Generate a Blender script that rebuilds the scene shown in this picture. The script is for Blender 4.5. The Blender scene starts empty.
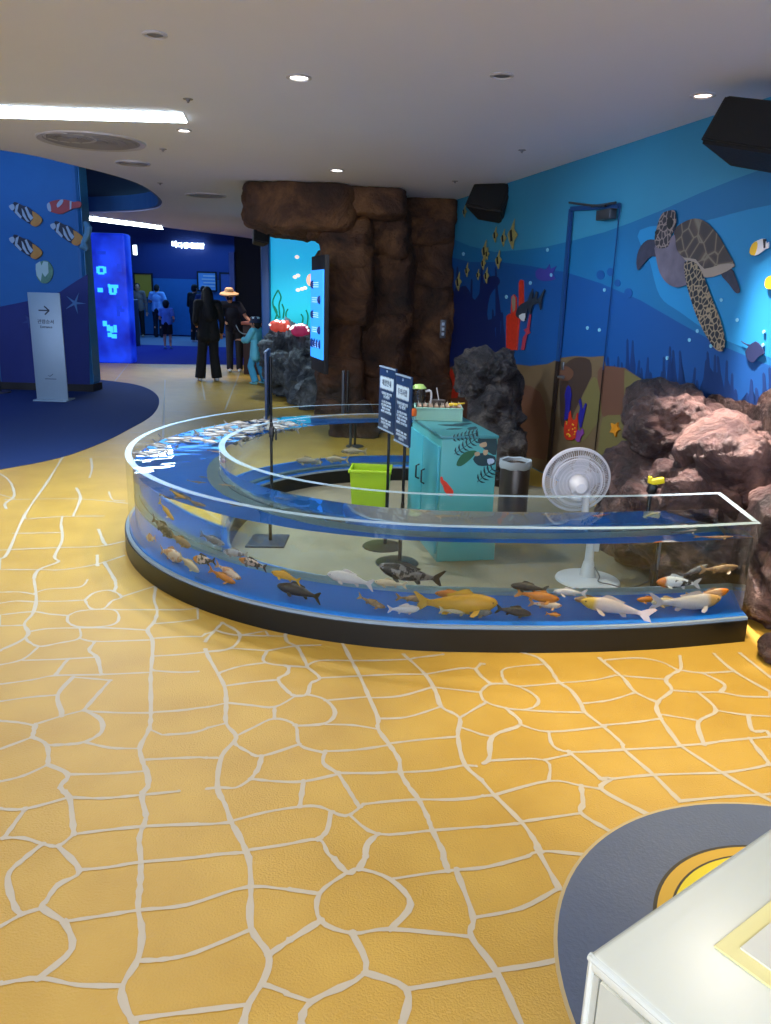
EXPO = 0.9
import bpy, bmesh, math, random
from mathutils import Vector, Matrix, noise, Quaternion
PI = math.pi
col = bpy.context.scene.collection
R_ = math.radians
# ---------------------------------------------------------------- camera model
F, W, H, CH = 775.0, 771, 1024, 1.6
PITCH, ROLL = R_(15.6), R_(1.7)
CF = Vector((0, math.cos(PITCH), -math.sin(PITCH)))
_r = Vector((1, 0, 0)); _u = _r.cross(CF)
CR = _r*math.cos(ROLL) + _u*math.sin(ROLL)
CU = -_r*math.sin(ROLL) + _u*math.cos(ROLL)
CO = Vector((0, 0, CH))
def ray(x, y): return (CF*F + CR*(x-W/2) - CU*(y-H/2)).normalized()
def at_z(x, y, z=0.0):
    d = ray(x, y); return CO + d*((z-CH)/d.z)
def at_y(x, y, Y):
    d = ray(x, y); return CO + d*(Y/d.y)
cam_d = bpy.data.cameras.new('camera'); cam = bpy.data.objects.new('camera', cam_d); col.objects.link(cam)
cam_d.sensor_width = 36; cam_d.lens = F/1024*36; cam_d.clip_start = .02; cam_d.clip_end = 200
M = Matrix((CR, CU, -CF)).transposed().to_4x4(); M.translation = CO; cam.matrix_world = M
bpy.context.scene.camera = cam
# ---------------------------------------------------------------- materials
def hx(h):
    h = h.lstrip('#'); v = [int(h[i:i+2], 16)/255 for i in (0, 2, 4)]
    return tuple((c/12.92 if c <= .04045 else ((c+.055)/1.055)**2.4) for c in v) + (1,)
def newmat(name):
    m = bpy.data.materials.new(name); m.use_nodes = True; return m, m.node_tree, m.node_tree.nodes['Principled BSDF']
def mat(name, c, rough=.5, metal=0, var=.12, vscale=6, bump=0, bscale=40, emit=None, es=1, trans=0, alpha=1, coords='Object', c2=None, spec=.5, coat=0):
    m, nt, b = newmat(name); N = nt.nodes; L = nt.links
    if isinstance(c, str): c = hx(c)
    if isinstance(c2, str): c2 = hx(c2)
    tc = N.new('ShaderNodeTexCoord')
    nz = N.new('ShaderNodeTexNoise'); nz.inputs['Scale'].default_value = vscale; nz.inputs['Detail'].default_value = 5
    L.new(tc.outputs[coords], nz.inputs['Vector'])
    mx = N.new('ShaderNodeMix'); mx.data_type = 'RGBA'
    a = tuple(max(0, v*(1-var)) for v in c[:3])+(1,); d = c2 if c2 else tuple(min(1, v*(1+var)) for v in c[:3])+(1,)
    mx.inputs[6].default_value = a; mx.inputs[7].default_value = d
    L.new(nz.outputs['Fac'], mx.inputs[0]); L.new(mx.outputs[2], b.inputs['Base Color'])
    b.inputs['Roughness'].default_value = rough; b.inputs['Metallic'].default_value = metal
    b.inputs['Specular IOR Level'].default_value = spec
    b.inputs['Transmission Weight'].default_value = trans; b.inputs['Alpha'].default_value = alpha
    b.inputs['Coat Weight'].default_value = coat
    if emit:
        b.inputs['Emission Color'].default_value = hx(emit) if isinstance(emit, str) else emit; b.inputs['Emission Strength'].default_value = es
    if bump:
        n2 = N.new('ShaderNodeTexNoise'); n2.inputs['Scale'].default_value = bscale; n2.inputs['Detail'].default_value = 6
        L.new(tc.outputs[coords], n2.inputs['Vector'])
        bp = N.new('ShaderNodeBump'); bp.inputs['Strength'].default_value = bump; bp.inputs['Distance'].default_value = .02
        L.new(n2.outputs['Fac'], bp.inputs['Height']); L.new(bp.outputs['Normal'], b.inputs['Normal'])
    return m
def mat_voro(name, c_cell, c_edge, scale, width=.06, rough=.6, c_cell2=None, stretch=(1,1,1)):
    """cells with lighter lines between them: scales of a turtle, cracked paint"""
    m, nt, b = newmat(name); N = nt.nodes; L = nt.links
    tc = N.new('ShaderNodeTexCoord'); mp = N.new('ShaderNodeMapping'); mp.inputs['Scale'].default_value = stretch
    L.new(tc.outputs['Object'], mp.inputs[0])
    v = N.new('ShaderNodeTexVoronoi'); v.feature = 'DISTANCE_TO_EDGE'; v.inputs['Scale'].default_value = scale
    L.new(mp.outputs[0], v.inputs['Vector'])
    r = N.new('ShaderNodeValToRGB'); r.color_ramp.elements[0].position = width*.5; r.color_ramp.elements[1].position = width*1.4
    r.color_ramp.elements[0].color = hx(c_edge); r.color_ramp.elements[1].color = hx(c_cell)
    if c_cell2:
        e = r.color_ramp.elements.new(min(.95, width*4)); e.color = hx(c_cell2)
    L.new(v.outputs['Distance'], r.inputs[0]); L.new(r.outputs[0], b.inputs['Base Color']); b.inputs['Roughness'].default_value = rough
    return m
def mat_rock(name, ca, cb, cc, scale=2.2, bump=.9, rough=.75):
    m, nt, b = newmat(name); N = nt.nodes; L = nt.links
    tc = N.new('ShaderNodeTexCoord')
    n1 = N.new('ShaderNodeTexNoise'); n1.inputs['Scale'].default_value = scale; n1.inputs['Detail'].default_value = 10; n1.inputs['Roughness'].default_value = .65; n1.inputs['Distortion'].default_value = .6
    L.new(tc.outputs['Object'], n1.inputs['Vector'])
    r = N.new('ShaderNodeValToRGB'); e = r.color_ramp.elements; e[0].position = .34; e[0].color = hx(ca); e[1].position = .66; e[1].color = hx(cc)
    k = e.new(.5); k.color = hx(cb)
    L.new(n1.outputs['Fac'], r.inputs[0]); L.new(r.outputs[0], b.inputs['Base Color'])
    v = N.new('ShaderNodeTexVoronoi'); v.feature = 'F1'; v.inputs['Scale'].default_value = scale*3.1
    n2 = N.new('ShaderNodeTexNoise'); n2.inputs['Scale'].default_value = scale*7; n2.inputs['Detail'].default_value = 10
    L.new(tc.outputs['Object'], n2.inputs['Vector']); L.new(n1.outputs['Color'], v.inputs['Vector'])
    ad = N.new('ShaderNodeMath'); ad.operation = 'ADD'; L.new(v.outputs['Distance'], ad.inputs[0]); L.new(n2.outputs['Fac'], ad.inputs[1])
    bp = N.new('ShaderNodeBump'); bp.inputs['Strength'].default_value = bump; bp.inputs['Distance'].default_value = .03
    L.new(ad.outputs[0], bp.inputs['Height']); L.new(bp.outputs[0], b.inputs['Normal']); b.inputs['Roughness'].default_value = rough
    return m
def mat_clear(name, tint=(.97, .99, 1, 1), gloss=.02, ior=1.35):
    m = bpy.data.materials.new(name); m.use_nodes = True; nt = m.node_tree; N = nt.nodes; L = nt.links; N.clear()
    o = N.new('ShaderNodeOutputMaterial'); mx = N.new('ShaderNodeMixShader'); t = N.new('ShaderNodeBsdfTransparent'); g = N.new('ShaderNodeBsdfGlossy')
    lw = N.new('ShaderNodeLayerWeight'); lw.inputs['Blend'].default_value = .5; ge = N.new('ShaderNodeNewGeometry')
    pw = N.new('ShaderNodeMath'); pw.operation = 'POWER'; pw.inputs[1].default_value = 4.5; L.new(lw.outputs['Facing'], pw.inputs[0])
    ma = N.new('ShaderNodeMath'); ma.operation = 'MULTIPLY_ADD'; ma.inputs[1].default_value = .75; ma.inputs[2].default_value = (ior-1)**2/(ior+1)**2*1.5; L.new(pw.outputs[0], ma.inputs[0])
    iv = N.new('ShaderNodeMath'); iv.operation = 'SUBTRACT'; iv.inputs[0].default_value = 1; L.new(ge.outputs['Backfacing'], iv.inputs[1])
    fr = N.new('ShaderNodeMath'); fr.operation = 'MULTIPLY'; L.new(ma.outputs[0], fr.inputs[0]); L.new(iv.outputs[0], fr.inputs[1])
    t.inputs['Color'].default_value = tint; g.inputs['Roughness'].default_value = gloss
    L.new(fr.outputs[0], mx.inputs[0]); L.new(t.outputs[0], mx.inputs[1]); L.new(g.outputs[0], mx.inputs[2]); L.new(mx.outputs[0], o.inputs[0])
    return m
def mat_frost(name, c, opac=.5, rough=.25):
    m = bpy.data.materials.new(name); m.use_nodes = True; nt = m.node_tree; N = nt.nodes; L = nt.links
    b = N['Principled BSDF']; o = N['Material Output']
    b.inputs['Base Color'].default_value = hx(c); b.inputs['Roughness'].default_value = rough
    t = N.new('ShaderNodeBsdfTransparent'); mx = N.new('ShaderNodeMixShader'); mx.inputs[0].default_value = opac
    L.new(t.outputs[0], mx.inputs[1]); L.new(b.outputs[0], mx.inputs[2]); L.new(mx.outputs[0], o.inputs[0])
    return m
# ---------------------------------------------------------------- mesh helpers
def tag(o, label=None, cat=None, group=None, kind=None):
    if label: o['label'] = label
    if cat: o['category'] = cat
    if group: o['group'] = group
    if kind: o['kind'] = kind
    return o
def empty(name, loc, rz=0, label=None, cat=None, group=None):
    o = bpy.data.objects.new(name, None); o.empty_display_size = .1; col.objects.link(o); o.location = loc; o.rotation_euler = (0, 0, rz)
    return tag(o, label, cat, group)
def finish(name, bm, mats, parent=None, smooth=True, angle=35, loc=None, world=False):
    bmesh.ops.recalc_face_normals(bm, faces=bm.faces)
    me = bpy.data.meshes.new(name); bm.to_mesh(me); bm.free()
    for m in (mats if isinstance(mats, (list, tuple)) else [mats]): me.materials.append(m)
    if smooth:
        me.polygons.foreach_set('use_smooth', [True]*len(me.polygons))
        if angle < 180: me.set_sharp_from_angle(angle=R_(angle))
    o = bpy.data.objects.new(name, me); col.objects.link(o)
    if loc is not None: o.location = loc
    if parent is not None:
        o.parent = parent
        if world: o.matrix_parent_inverse = parent.matrix_world.inverted() if False else Matrix.LocRotScale(parent.location, parent.rotation_euler, None).inverted()
    return o
def rotm(rx=0, ry=0, rz=0): return Matrix.Rotation(rz, 4, 'Z') @ Matrix.Rotation(ry, 4, 'Y') @ Matrix.Rotation(rx, 4, 'X')
def _mi(bm, n0, mi):
    bm.faces.ensure_lookup_table()
    for f in bm.faces[n0:]: f.material_index = mi
def box(bm, c, s, rot=None, bev=0, mi=0):
    n0 = len(bm.faces); t = bmesh.new(); bmesh.ops.create_cube(t, size=1)
    for v in t.verts: v.co = Vector((v.co.x*s[0], v.co.y*s[1], v.co.z*s[2]))
    if bev: bmesh.ops.bevel(t, geom=list(t.edges), offset=bev, segments=3, profile=.5, affect='EDGES')
    mt = Matrix.Translation(Vector(c)) @ (rot if rot else Matrix())
    t.transform(mt); me = bpy.data.meshes.new('t'); t.to_mesh(me); t.free(); bm.from_mesh(me); bpy.data.meshes.remove(me); _mi(bm, n0, mi)
def frame_from(d):
    d = Vector(d).normalized(); q = Vector((0, 0, 1)).rotation_difference(d); return q.to_matrix().to_4x4()
def cyl(bm, a, b, r0, r1=None, seg=20, cap=True, mi=0):
    n0 = len(bm.faces); a = Vector(a); b = Vector(b); r1 = r0 if r1 is None else r1
    mt = Matrix.Translation((a+b)/2) @ frame_from(b-a)
    bmesh.ops.create_cone(bm, cap_ends=cap, segments=seg, radius1=r0, radius2=r1, depth=(b-a).length, matrix=mt); _mi(bm, n0, mi)
def ball(bm, c, r, seg=16, rot=None, mi=0):
    n0 = len(bm.faces); r = (r, r, r) if not hasattr(r, '__len__') else r
    mt = Matrix.Translation(Vector(c)) @ (rot if rot else Matrix()) @ Matrix.Diagonal((r[0], r[1], r[2], 1))
    bmesh.ops.create_uvsphere(bm, u_segments=seg, v_segments=max(6, seg//2), radius=1, matrix=mt); _mi(bm, n0, mi)
def capsule(bm, a, b, ra, rb, seg=12):
    cyl(bm, a, b, ra, rb, seg); ball(bm, a, ra, seg); ball(bm, b, rb, seg)
def lathe(bm, prof, c=(0, 0, 0), seg=32, rot=None, mi=0):
    n0 = len(bm.faces); mt = Matrix.Translation(Vector(c)) @ (rot if rot else Matrix()); rings = []
    for r, z in prof:
        if r < 1e-5: rings.append([bm.verts.new(mt @ Vector((0, 0, z)))])
        else: rings.append([bm.verts.new(mt @ Vector((r*math.cos(2*PI*i/seg), r*math.sin(2*PI*i/seg), z))) for i in range(seg)])
    for A, B in zip(rings, rings[1:]):
        for i in range(seg):
            j = (i+1) % seg
            if len(A) == 1 and len(B) == 1: continue
            if len(A) == 1: bm.faces.new((A[0], B[i], B[j]))
            elif len(B) == 1: bm.faces.new((A[i], A[j], B[0]))
            else: bm.faces.new((A[i], A[j], B[j], B[i]))
    _mi(bm, n0, mi)
def tube(bm, pts, r, seg=8, closed=False, mi=0):
    n0 = len(bm.faces); pts = [Vector(p) for p in pts]; n = len(pts); rings = []; up = None
    for i, p in enumerate(pts):
        if closed: t = (pts[(i+1) % n]-pts[i-1]).normalized()
        else: t = (pts[min(i+1, n-1)]-pts[max(i-1, 0)]).normalized()
        if up is None: up = t.orthogonal().normalized()
        up = (up - t*up.dot(t)).normalized(); s = t.cross(up)
        rr = r[i] if hasattr(r, '__len__') else r
        rings.append([bm.verts.new(p + (up*math.cos(2*PI*k/seg) + s*math.sin(2*PI*k/seg))*rr) for k in range(seg)])
    for i in range(n if closed else n-1):
        A = rings[i]; B = rings[(i+1) % n]
        for k in range(seg): bm.faces.new((A[k], A[(k+1) % seg], B[(k+1) % seg], B[k]))
    if not closed: bm.faces.new(rings[0][::-1]); bm.faces.new(rings[-1])
    _mi(bm, n0, mi)
def prism(bm, pts, nrm, th, mi=0):
    """closed outline of 3-D points lying in one plane, given thickness th along nrm"""
    n0 = len(bm.faces); nrm = Vector(nrm)
    a = [bm.verts.new(Vector(p)) for p in pts]; b = [bm.verts.new(Vector(p)+nrm*th) for p in pts]
    bm.faces.new(a[::-1]); bm.faces.new(b); n = len(a)
    for i in range(n): bm.faces.new((a[i], a[(i+1) % n], b[(i+1) % n], b[i]))
    _mi(bm, n0, mi)
def smooth_loop(P, k=4, closed=True):
    out = []; n = len(P)
    for i in range(n if closed else n-1):
        if closed: p0, p1, p2, p3 = P[i-1], P[i], P[(i+1) % n], P[(i+2) % n]
        else: p0, p1, p2, p3 = P[max(i-1, 0)], P[i], P[i+1], P[min(i+2, n-1)]
        for s in range(k):
            t = s/k
            out.append(tuple(.5*(2*p1[d] + (p2[d]-p0[d])*t + (2*p0[d]-5*p1[d]+4*p2[d]-p3[d])*t*t + (3*p1[d]-p0[d]-3*p2[d]+p3[d])*t**3) for d in range(len(p1))))
    if not closed: out.append(tuple(P[-1]))
    return out
def bake(o):
    """replace a modified object's mesh with its evaluated mesh"""
    dg = bpy.context.evaluated_depsgraph_get(); me = bpy.data.meshes.new_from_object(o.evaluated_get(dg)); o.modifiers.clear(); old = o.data; o.data = me
    return o
def text(name, body, size, m, parent, loc, rot, ext=.002, align='CENTER', bold=0, sx=1, world=False):
    c = bpy.data.curves.new(name, 'FONT'); c.body = body; c.size = size; c.extrude = ext; c.align_x = align; c.align_y = 'CENTER'; c.offset = bold
    t = bpy.data.objects.new(name, c); col.objects.link(t)
    dg = bpy.context.evaluated_depsgraph_get(); me = bpy.data.meshes.new_from_object(t.evaluated_get(dg)); bpy.data.objects.remove(t)
    me.materials.clear(); me.materials.append(m); o = bpy.data.objects.new(name, me); col.objects.link(o)
    o.matrix_local = Matrix.LocRotScale(Vector(loc), rot.to_3x3().to_euler() if isinstance(rot, Matrix) else rot, Vector((sx, 1, 1)))
    if parent is not None:
        o.parent = parent
        if world: o.matrix_parent_inverse = Matrix.LocRotScale(parent.location, parent.rotation_euler, None).inverted()
    return o
def basis(x, z):
    """rotation whose local X runs along x and local Z along z (text, panels)"""
    x = Vector(x).normalized(); z = Vector(z); z = (z - x*z.dot(x)).normalized(); y = z.cross(x)
    return Matrix((x, y, z)).transposed().to_4x4()
def copy_tree(o, parent=None):
    c = o.copy(); col.objects.link(c); c.parent = parent
    for ch in o.children: copy_tree(ch, c)
    return c
# ================================================================ FLOOR
M_stone = mat('floor_stone', '#bb9030', rough=.40, var=.18, vscale=3, bump=.2, bscale=160, c2='#d0aa4c')
M_joint = mat('floor_joint', '#bcb2a0', rough=.6, var=.08, vscale=8)
ZONES = {
 'A': (0, 580, 3.084, lambda x, y: x < 205 and 580 <= y < 790),
 'B': (200, 620, 2.7536, lambda x, y: 205 <= x < 478 and y < 855),
 'C': (460, 640, 2.479, lambda x, y: x >= 478 and y < 855),
 'D': (0, 780, 2.57, lambda x, y: (x < 205 and y >= 790) or (205 <= x < 285 and y >= 855)),
 'E': (280, 780, 2.409, lambda x, y: x >= 285 and y >= 855),
 'F': (0, 400, 3.855, lambda x, y: y < 580)}
JOINTS = {
'A': """105,0 112,60 100,105 75,135 88,165 60,190 5,215 0,220
0,38 60,37 110,45|0,72 50,65 108,68|108,65 180,66 262,62|270,0 245,22 150,28 108,40
262,62 290,40 340,32 375,52 345,65 320,88 280,88 262,62|375,52 475,20|355,0 358,22
0,108 100,98 150,105 210,110|210,110 250,95 350,92 365,125 330,142 245,145 210,130 210,110|350,92 485,92 560,92 620,85
482,15 475,60 485,95 475,130 455,155 470,185 470,230 465,290 465,350 465,410 460,460 432,515 440,560 455,600 455,640 430,665
245,148 330,148 455,155|475,135 560,128 650,115|0,142 75,140|88,160 150,150 245,148
245,148 245,180 180,195 120,205 85,188|120,205 70,245 0,262|245,180 290,190 380,188 470,185|475,180 560,175 635,175
290,195 275,218 300,240 312,290|70,248 180,245 300,238|475,235 560,230 640,222
200,255 170,295|0,322 100,308 170,295 312,292 465,285|475,280 560,285 650,280|225,300 290,305 340,310
225,300 178,355 190,405|0,375 90,362 178,355|340,310 295,360 260,400|0,435 60,440 110,450|110,445 190,420 260,402
110,445 100,485|100,485 0,522|100,485 145,510 148,570|260,402 310,430 312,470 260,500 200,508 145,510
260,500 340,518 425,520|270,405 370,410 470,410|475,408 580,400 700,378|148,570 70,605 0,622
148,570 210,600 185,640 210,668 250,678|210,600 330,598 445,590|500,478 600,470 690,440|440,555 540,550 680,545|210,672 330,670 430,665 540,655 670,640""",
'B': """62,8 35,35 15,60 18,90 45,140 68,185 72,230 72,285 100,325 60,375 48,460 70,510 85,555 105,590 128,640 130,661
0,42 30,35|62,35 110,42 180,30|62,8 110,40 85,78 15,88|85,78 185,85|100,42 230,45|185,85 180,118 290,130|185,85 260,72 330,70
235,40 240,60 268,75 285,105 295,125|0,90 15,90|55,145 110,128 180,118|245,130 240,148 215,165 245,200 262,210|68,182 140,172 215,165
262,210 205,240 140,235 72,228|205,240 205,272|100,320 150,295 205,272 262,290 275,345 340,365|0,245 68,230|0,303 70,285
262,210 295,205 305,175 330,160 295,130|295,205 345,220 372,255 345,285 265,292|345,222 460,212|330,160 430,155 540,150 620,150|295,125 330,112 415,112
390,60 415,108 440,155 465,212 490,270 490,300 520,342 548,385 552,420 575,460 600,492 625,540 640,580 670,640 678,661
415,112 480,112 580,108|560,95 620,150 650,200 665,240 715,270 710,320 730,400 790,450|590,105 670,95|465,215 550,210 640,185|620,150 740,132 790,155
640,185 790,202|490,272 570,268 660,240|345,288 420,290 485,300|715,270 790,225|715,295 790,320|275,342 170,375 130,362 100,345
170,375 160,410 140,438|0,380 55,380|345,362 430,358 520,345|525,340 610,330 705,322|345,362 340,395 380,422|140,438 210,445 285,445 380,425
0,468 48,462 100,462 140,438|380,422 480,422 550,418|552,420 640,415 730,400|285,445 275,515|380,422 410,470 435,510|85,555 180,530 275,515 330,515 400,540 450,508
450,508 520,500 600,495 700,495 790,486|0,565 85,558|360,530 350,580 325,605|128,635 230,620 325,605 350,640 365,661|0,650 60,645 128,640
415,540 490,590 640,580 790,568|490,590 460,620 455,661|730,400 790,406""",
'C': """0,50 60,60|30,40 30,70 75,108|50,130 75,110 130,112 175,130 195,152 175,170 130,172 65,155 50,130|115,105 105,90 115,70 210,60
150,30 195,45 225,75 245,105 275,125 300,160 310,180 355,215 400,255 410,275 480,335 520,375 545,400|110,105 150,115 245,107 330,100 385,88
345,45 375,70 405,95 435,130 490,155|385,88 510,98|300,158 370,150 430,132|360,50 440,45 500,55 545,75 545,40|545,75 510,98 525,125 490,155 495,190 545,262
545,75 600,82 680,78|630,35 680,78 771,130|600,82 655,110 645,130|525,125 590,130 645,130 700,140 771,142|590,130 635,175 590,205 605,260|500,185 560,195 590,200
635,175 700,185 771,190|352,212 430,205 500,195|130,172 220,178 305,180|120,175 150,210 80,240 70,300 20,310|0,225 80,240|65,155 10,190 0,225
150,210 220,228 360,215|220,228 230,262 270,278 360,275 410,272 550,265|270,278 350,345|210,298 270,285|70,300 210,298 220,350|20,310 85,385
85,385 220,350 300,362 350,370|350,345 375,345 350,370 440,420|375,345 480,335 650,330|545,262 650,330 771,400|545,262 605,258 660,250 771,240
650,330 720,320 771,308|715,190 725,225 760,225|725,255 765,305|300,362 305,405 300,430 355,465|85,385 150,450 180,490 200,525|0,392 85,385
160,450 230,440 300,430|0,470 80,462 150,455|130,545 200,525 280,530|545,400 650,390 730,385""",
'D': """175,0 155,20 178,45 185,90 190,140|178,45 260,48 355,40 560,20 630,15 640,0|375,0 365,45 375,90 370,115 358,150 362,210 360,270 355,330 365,390 355,460 315,530 320,580 345,627
560,0 580,60 600,110 635,180 645,270 645,380 690,450 680,510 640,575 625,627|0,75 65,75 178,45|65,75 10,150|10,150 60,150 110,165 150,170 190,140
190,140 270,130 370,120 480,115 590,110 771,80|110,165 60,205 20,250 40,330 60,345|0,378 60,345 110,330|150,172 205,235 150,270 120,310 110,330 165,365
205,232 280,225 360,212 500,200 640,180 771,165|165,365 250,352 360,335 480,322 640,275 771,290|165,365 185,435 100,510|0,525 100,510 200,528 315,530
360,465 420,462 500,445 645,385|345,615 500,595 640,578|690,450 771,395|690,530 771,560""",
'E': """120,150 130,190 165,225 190,215 265,240 315,300 265,360|190,215 210,180|160,225 95,275 98,340 175,370 265,360 455,378|95,275 -10,260|98,340 -10,408
175,372 205,465 75,535 50,588|-10,508 75,535|205,465 305,505 295,588|305,505 520,470|265,240 400,220 500,210 620,178|370,125 405,220
425,220 465,330 460,378 520,460 580,588|470,332 580,310 670,262|600,140 625,178 672,262|520,460 620,445 685,430""",
'F': """245,215 180,320 95,445 30,590 0,612|350,225 355,265 345,300|295,340 310,380 285,440|235,480 240,540 210,605 225,625 150,655 130,700 140,771
0,285 25,300|45,325 55,370 20,400 25,420|0,365 55,380|20,385 300,382 500,400|420,355 435,385 480,390|100,460 240,450 400,448|50,515 240,512
0,580 30,578 220,570 380,565 480,545|0,655 150,655 240,655 370,635 480,600|380,500 400,550|375,600 375,640|410,640 440,690 455,725|340,690 305,725|0,740 140,738 270,730 500,715"""}
def to_floor(P): return at_z(P[0], P[1], 0)
def build_floor():
    rnd = random.Random(4); bm = bmesh.new()
    v = [bm.verts.new(p) for p in ((-16, -5, 0), (6, -5, 0), (6, 31, 0), (-16, 31, 0))]; bm.faces.new(v)
    Z = .0006; zc = [0]
    def strip(P, w):
        zc[0] += 1; P = [Vector((p.x, p.y, Z+zc[0]*6e-6)) for p in P]; n = len(P)
        L = []; Rr = []
        for i, p in enumerate(P):
            t = (P[min(i+1, n-1)]-P[max(i-1, 0)]).normalized(); s = Vector((-t.y, t.x, 0))*w*.5*rnd.uniform(.7, 1.35)
            L.append(bm.verts.new(p+s)); Rr.append(bm.verts.new(p-s))
        for i in range(n-1):
            f = bm.faces.new((L[i], Rr[i], Rr[i+1], L[i+1])); f.material_index = 1
        for p in (P[0], P[-1]):
            zz = zc[0]*1e-6+.0004+(0 if p is P[0] else .00005)
            c = [bm.verts.new(p + Vector((math.cos(a), math.sin(a), 0))*w*.62*rnd.uniform(.8, 1.3) + Vector((0, 0, zz))) for a in [k*PI/4 for k in range(8)]]
            f = bm.faces.new(c); f.material_index = 1
    RUNS = []
    for z, txt in JOINTS.items():
        ox, oy, s, ok = ZONES[z]
        for ln in txt.replace('\n', '|').split('|'):
            P = [tuple(float(a) for a in q.split(',')) for q in ln.split()]
            if len(P) > 2: P = smooth_loop(P, 4, False)
            else: P = smooth_loop([P[0], ((P[0][0]+P[1][0])/2, (P[0][1]+P[1][1])/2), P[1]], 3, False)
            run = []
            dx = abs(P[0][0]-P[-1][0]); dy = abs(P[0][1]-P[-1][1])
            w = .0165 if dy > dx*.6 else .0125
            if z == 'F': w *= 1.1
            for a, b in P:
                x, y = ox+a/s, oy+b/s
                if ok(x, y): run.append((x, y))
                else:
                    if len(run) > 1: RUNS.append((run, w))
                    run = []
            if len(run) > 1: RUNS.append((run, w))
    for i, (P, w) in enumerate(RUNS):
        for e in (0, -1):
            best = None
            for j, (Q, _) in enumerate(RUNS):
                if j == i: continue
                for q in Q:
                    d = (q[0]-P[e][0])**2+(q[1]-P[e][1])**2*1.5
                    if best is None or d < best[0]: best = (d, q)
            nx = P[1] if e == 0 else P[-2]; ok_ = (P[e][0]-nx[0])*(best[1][0]-P[e][0])+(P[e][1]-nx[1])*(best[1][1]-P[e][1]) > -.2*math.sqrt(best[0])
            fl = to_floor(P[e]); dm = math.hypot(fl.x-1.2, fl.y-1.5)
            if best[0] >= 36 and .7 < dm < 1.0:
                k_ = 16/max(1e-3, math.hypot(P[e][0]-nx[0], P[e][1]-nx[1])); q_ = (P[e][0]+(P[e][0]-nx[0])*k_, P[e][1]+(P[e][1]-nx[1])*k_)
                if e == 0: P.insert(0, q_)
                else: P.append(q_)
            elif best[0] < 15**2 and ok_:
                if e == 0: P.insert(0, best[1])
                else: P.append(best[1])
    for P, w in RUNS:
        P = [p for k, p in enumerate(P) if k == 0 or abs(p[0]-P[k-1][0])+abs(p[1]-P[k-1][1]) > .5]
        if len(P) > 1: strip([to_floor(p) for p in P], w)
    # stones out of the picture, left, right and behind the camera, and the fainter joints of the far walkway
    for k in range(9):
        x = -6+k*1.1
        P = [Vector((x + .12*math.sin(y*2.1+k), y, 0)) for y in [(-4.8+.3*i) for i in range(19)]]
        if x < -.8 or True: strip(P, .014)
    for k in range(14):
        y = -4.6+k*.4
        P = [Vector((x, y+.08*math.sin(x*2.7+k*2), 0)) for x in [(-6+.3*i) for i in range(33)]]
        if y < .75: strip(P, .012)
    for k in range(7):
        strip([Vector((1.75+.34*k+.05*math.sin(y*3+k), y, 0)) for y in [(1.0+.2*i) for i in range(13)] if 1.75+.34*k < 1.2+.5*y or k > 3], .016)
    for k in range(8):
        strip([Vector((x, 1.0+.33*k+.05*math.sin(x*4+k*2), 0)) for x in [(2.0+.03*k+.2*i) for i in range(11)]], .014)
    for (a, b) in (((165, 380), (163, 440)), ((240, 372), (225, 410)), ((130, 362), (112, 385)), ((200, 372), (205, 400))):
        strip([to_floor(a), to_floor(b)], .02)
    for yy in (7.4, 8.1, 8.8, 9.6, 10.5, 11.5, 12.6, 13.8):
        strip([Vector((-3.0 + .05*math.sin(yy*3), yy, 0)), Vector((-2.2, yy+.06, 0)), Vector((-1.6, yy-.04, 0))], .008)
    o = finish('floor', bm, [M_stone, M_joint], smooth=False); return tag(o, kind='structure')
floor = build_floor()
def flat_area(name, P, m, z=.004, lab=None, cat=None):
    bm = bmesh.new(); prism(bm, [Vector((p[0], p[1], 0)) for p in P], (0, 0, 1), z); o = finish(name, bm, m, smooth=False)
    if lab: tag(o, lab, cat)
    else: tag(o, kind='structure')
    return o
M_blue_carpet = mat('blue_carpet', '#0b2f6e', rough=.9, var=.25, vscale=60, bump=.4, bscale=300)
cp = [(-3.46, 6.75), (-3.16, 7.32), (-3.05, 8.1), (-3.04, 8.9), (-3.1, 10.13), (-3.43, 11.58), (-3.91, 12.73), (-4.48, 13.5), (-5.3, 14.0), (-9, 14.2), (-9, 6.0), (-5.0, 5.55), (-4.1, 6.1)]
sm = smooth_loop(cp[:9], 5, False)+cp[9:]
o = flat_area('round_carpet', sm, M_blue_carpet, .006, 'dark blue carpet with a rounded edge around the fish column', 'carpet')
M_far_carpet = mat('far_carpet', '#101c86', rough=.95, var=.2, vscale=40, bump=.3, bscale=200)
M_grey_floor = mat('grey_floor', '#64748e', rough=.6, var=.1)
o = flat_area('far_carpet', [(-14, 16.5), (-5.0, 17.3), (-3.4, 17.7), (-1.5, 18.2), (2, 19), (2, 23.2), (-14, 23.2)], M_far_carpet, .005, 'deep blue carpet strip crossing the hall behind the woman in black', 'carpet')
flat_area('floor_far', [(-14, 23.2), (3, 23.2), (3, 31), (-14, 31)], M_grey_floor, .003)
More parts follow.
